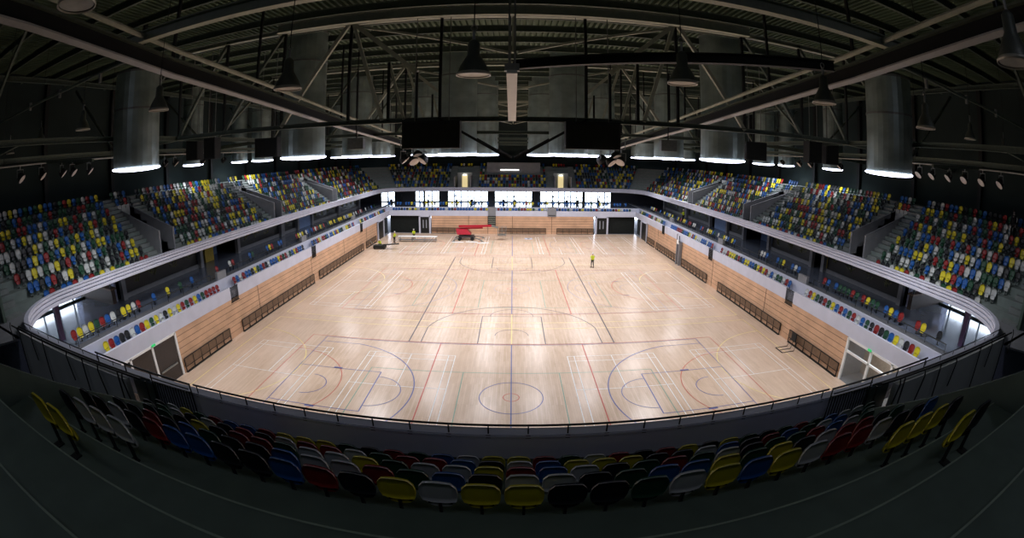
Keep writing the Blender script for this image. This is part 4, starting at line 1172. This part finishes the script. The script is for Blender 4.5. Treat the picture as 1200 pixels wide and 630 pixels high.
# ------------------------------------------------------------------ people
def skin_mesh(name, verts, edges, radii, m, parent, sub_=2):
    me = bpy.data.meshes.new(name); me.from_pydata([tuple(v) for v in verts], edges, []); me.materials.append(m)
    o = bpy.data.objects.new(name, me); C.objects.link(o)
    if parent: o.parent = parent
    sk = o.modifiers.new('skin', 'SKIN'); sk.use_smooth_shade = True
    for i, r in enumerate(radii):
        rr = r if isinstance(r, tuple) else (r, r)
        me.skin_vertices[0].data[i].radius = rr
    me.skin_vertices[0].data[0].use_root = True
    sb = o.modifiers.new('sub', 'SUBSURF'); sb.levels = sub_; sb.render_levels = sub_
    return o
def person(label, loc, rz, top, legs_m, head_m, bend=0.0, crouch=False, arms='down', hat=True, name='person'):
    t = thing(name, label, 'person', loc, rz)
    hz = .93 if not crouch else .45
    def tor(z, y=0.0):
        dz = z - hz
        return Vector((0, y + dz * math.sin(bend), hz + dz * math.cos(bend)))
    hip = tor(hz); wst = tor(hz + .18); ch = tor(hz + .38); nk = tor(hz + .55); hd0 = tor(hz + .63, .01); hd1 = tor(hz + .72, .02); hd2 = tor(hz + .80, .01)
    V = [hip, wst, ch, nk, hd0, hd1, hd2]; E = [(0, 1), (1, 2), (2, 3), (3, 4), (4, 5), (5, 6)]; R = [(.15, .11), (.14, .10), (.16, .11), .055, .06, (.085, .10), .06]
    hands = []
    for s in (-1, 1):
        b = len(V)
        sh = ch + Vector((s * .17, 0, .10))
        if arms == 'down': el = sh + Vector((s * .06, .03, -.29)); wr = el + Vector((s * .01, .10, -.24))
        elif arms == 'front': el = sh + Vector((s * .05, .12, -.24)); wr = el + Vector((-s * .06, .22, .03))
        else: el = sh + Vector((s * .22, .05, -.14)); wr = el + Vector((s * .12, .12, .14))
        ha = wr + (wr - el).normalized() * .09
        V += [sh, el, wr, ha]; E += [(2, b), (b, b + 1), (b + 1, b + 2), (b + 2, b + 3)]; R += [.06, .042, .028, .035]
        for f in range(4):
            c = len(V); off = Vector(((f - 1.5) * .02, 0, 0)); V += [ha + off + (wr - el).normalized() * .045, ha + off + (wr - el).normalized() * (.085 - abs(f - 1.4) * .008) + Vector((0, .015, 0))]
            E += [(b + 3, c), (c, c + 1)]; R += [.009, .008]
        c = len(V); V += [ha + Vector((-s * .045, .02, .0))]; E += [(b + 3, c)]; R += [.010]
        hands.append((sh, el, wr))
        b = len(V)
        if crouch: kn = Vector((s * .17, .38, .48)); an = Vector((s * .15, .05, .09))
        else: kn = Vector((s * .11 + (.03 if s > 0 else 0), .03, .49)); an = Vector((s * .14, -.03, .08))
        to = an + Vector((0, .17, -.04))
        hp = hip + Vector((s * .09, 0, -.05))
        V += [hp, kn, an, to]; E += [(0, b), (b, b + 1), (b + 1, b + 2), (b + 2, b + 3)]; R += [.085, .055, .04, .035]
        hands[-1] += (hp, kn, an, to)
    skin_mesh('body', V, E, R, head_m, t)
    # jacket and trousers follow the body
    Vj = [wst, tor(hz - .02), ch, nk - Vector((0, 0, .04))]; Ej = [(0, 1), (0, 2), (2, 3)]; Rj = [(.175, .13), (.19, .145), (.19, .14), .085]
    for sh, el, wr, hp, kn, an, to in hands:
        b = len(Vj); Vj += [sh, el, wr]; Ej += [(2, b), (b, b + 1), (b + 1, b + 2)]; Rj += [.078, .06, .045]
    skin_mesh('jacket', Vj, Ej, Rj, top, t)
    Vt = [hip]; Et = []; Rt = [(.165, .125)]
    for sh, el, wr, hp, kn, an, to in hands:
        b = len(Vt); Vt += [hp, kn, an + Vector((0, 0, .03))]; Et += [(0, b), (b, b + 1), (b + 1, b + 2)]; Rt += [.10, .072, .06]
    skin_mesh('trousers', Vt, Et, Rt, legs_m, t)
    for sh, el, wr, hp, kn, an, to in hands:
        MB().box(an.x - .05, an.x + .05, an.y - .08, to.y + .06, 0, .09).obj('shoe', M['rubber'], t)
    h = MB().lathe([(.105, -.02), (.112, .02), (.10, .08), (.06, .125), (.001, .135)], 16); ho = h.obj('helmet' if hat else 'hair', M['helmet'] if hat else mat('dark_hair', (40, 32, 28), 0.8), t, smooth=True)
    ho.location = hd1 + Vector((0, 0, .035))
    f = MB().lathe([(.012, .0), (.02, -.03), (.001, -.04)], 8).box(-.04, -.018, -.012, .0, .012, .022).box(.018, .04, -.012, .0, .012, .022).box(-.028, .028, -.01, .002, -.062, -.054)
    fo = f.obj('face_features', mat('face_detail', (120, 70, 60), 0.7), t); fo.location = hd1 + Vector((0, .10, 0))
    return t
person('person in a yellow hi-vis jacket and dark trousers standing alone on the court', (9.75, 53.15, 0), 2.6, M['hivis'], M['cloth'], M['skin'], arms='front')
person('person in a hi-vis vest standing at the left end of the white table', (-18.3, 67.6, 0), -.6, M['hivis'], M['cloth'], M['skin'], bend=.15, arms='front')
person('person in a hi-vis vest behind the white table', (-15.7, 70.2, 0), PI, M['hivis'], M['cloth'], M['skin'], bend=.1, arms='front')
person('person in a hi-vis vest crouching beside the black trolley', (-19.6, 64.2, 0), 3.0, M['hivis'], M['cloth'], M['skin'], bend=.5, crouch=True, arms='front')
person('person in a hi-vis vest standing on the right concourse among the rail seats', (24.6, 61.5, 4.47), PI / 2, M['hivis'], M['cloth'], M['skin'], arms='front')
person('person in dark clothing standing among the right upper seats', (29.9, 12.7, TZ(7)), PI / 2, M['cloth'], M['cloth'], mat('pale_grey_skin', (160, 150, 145), 0.7), hat=False)
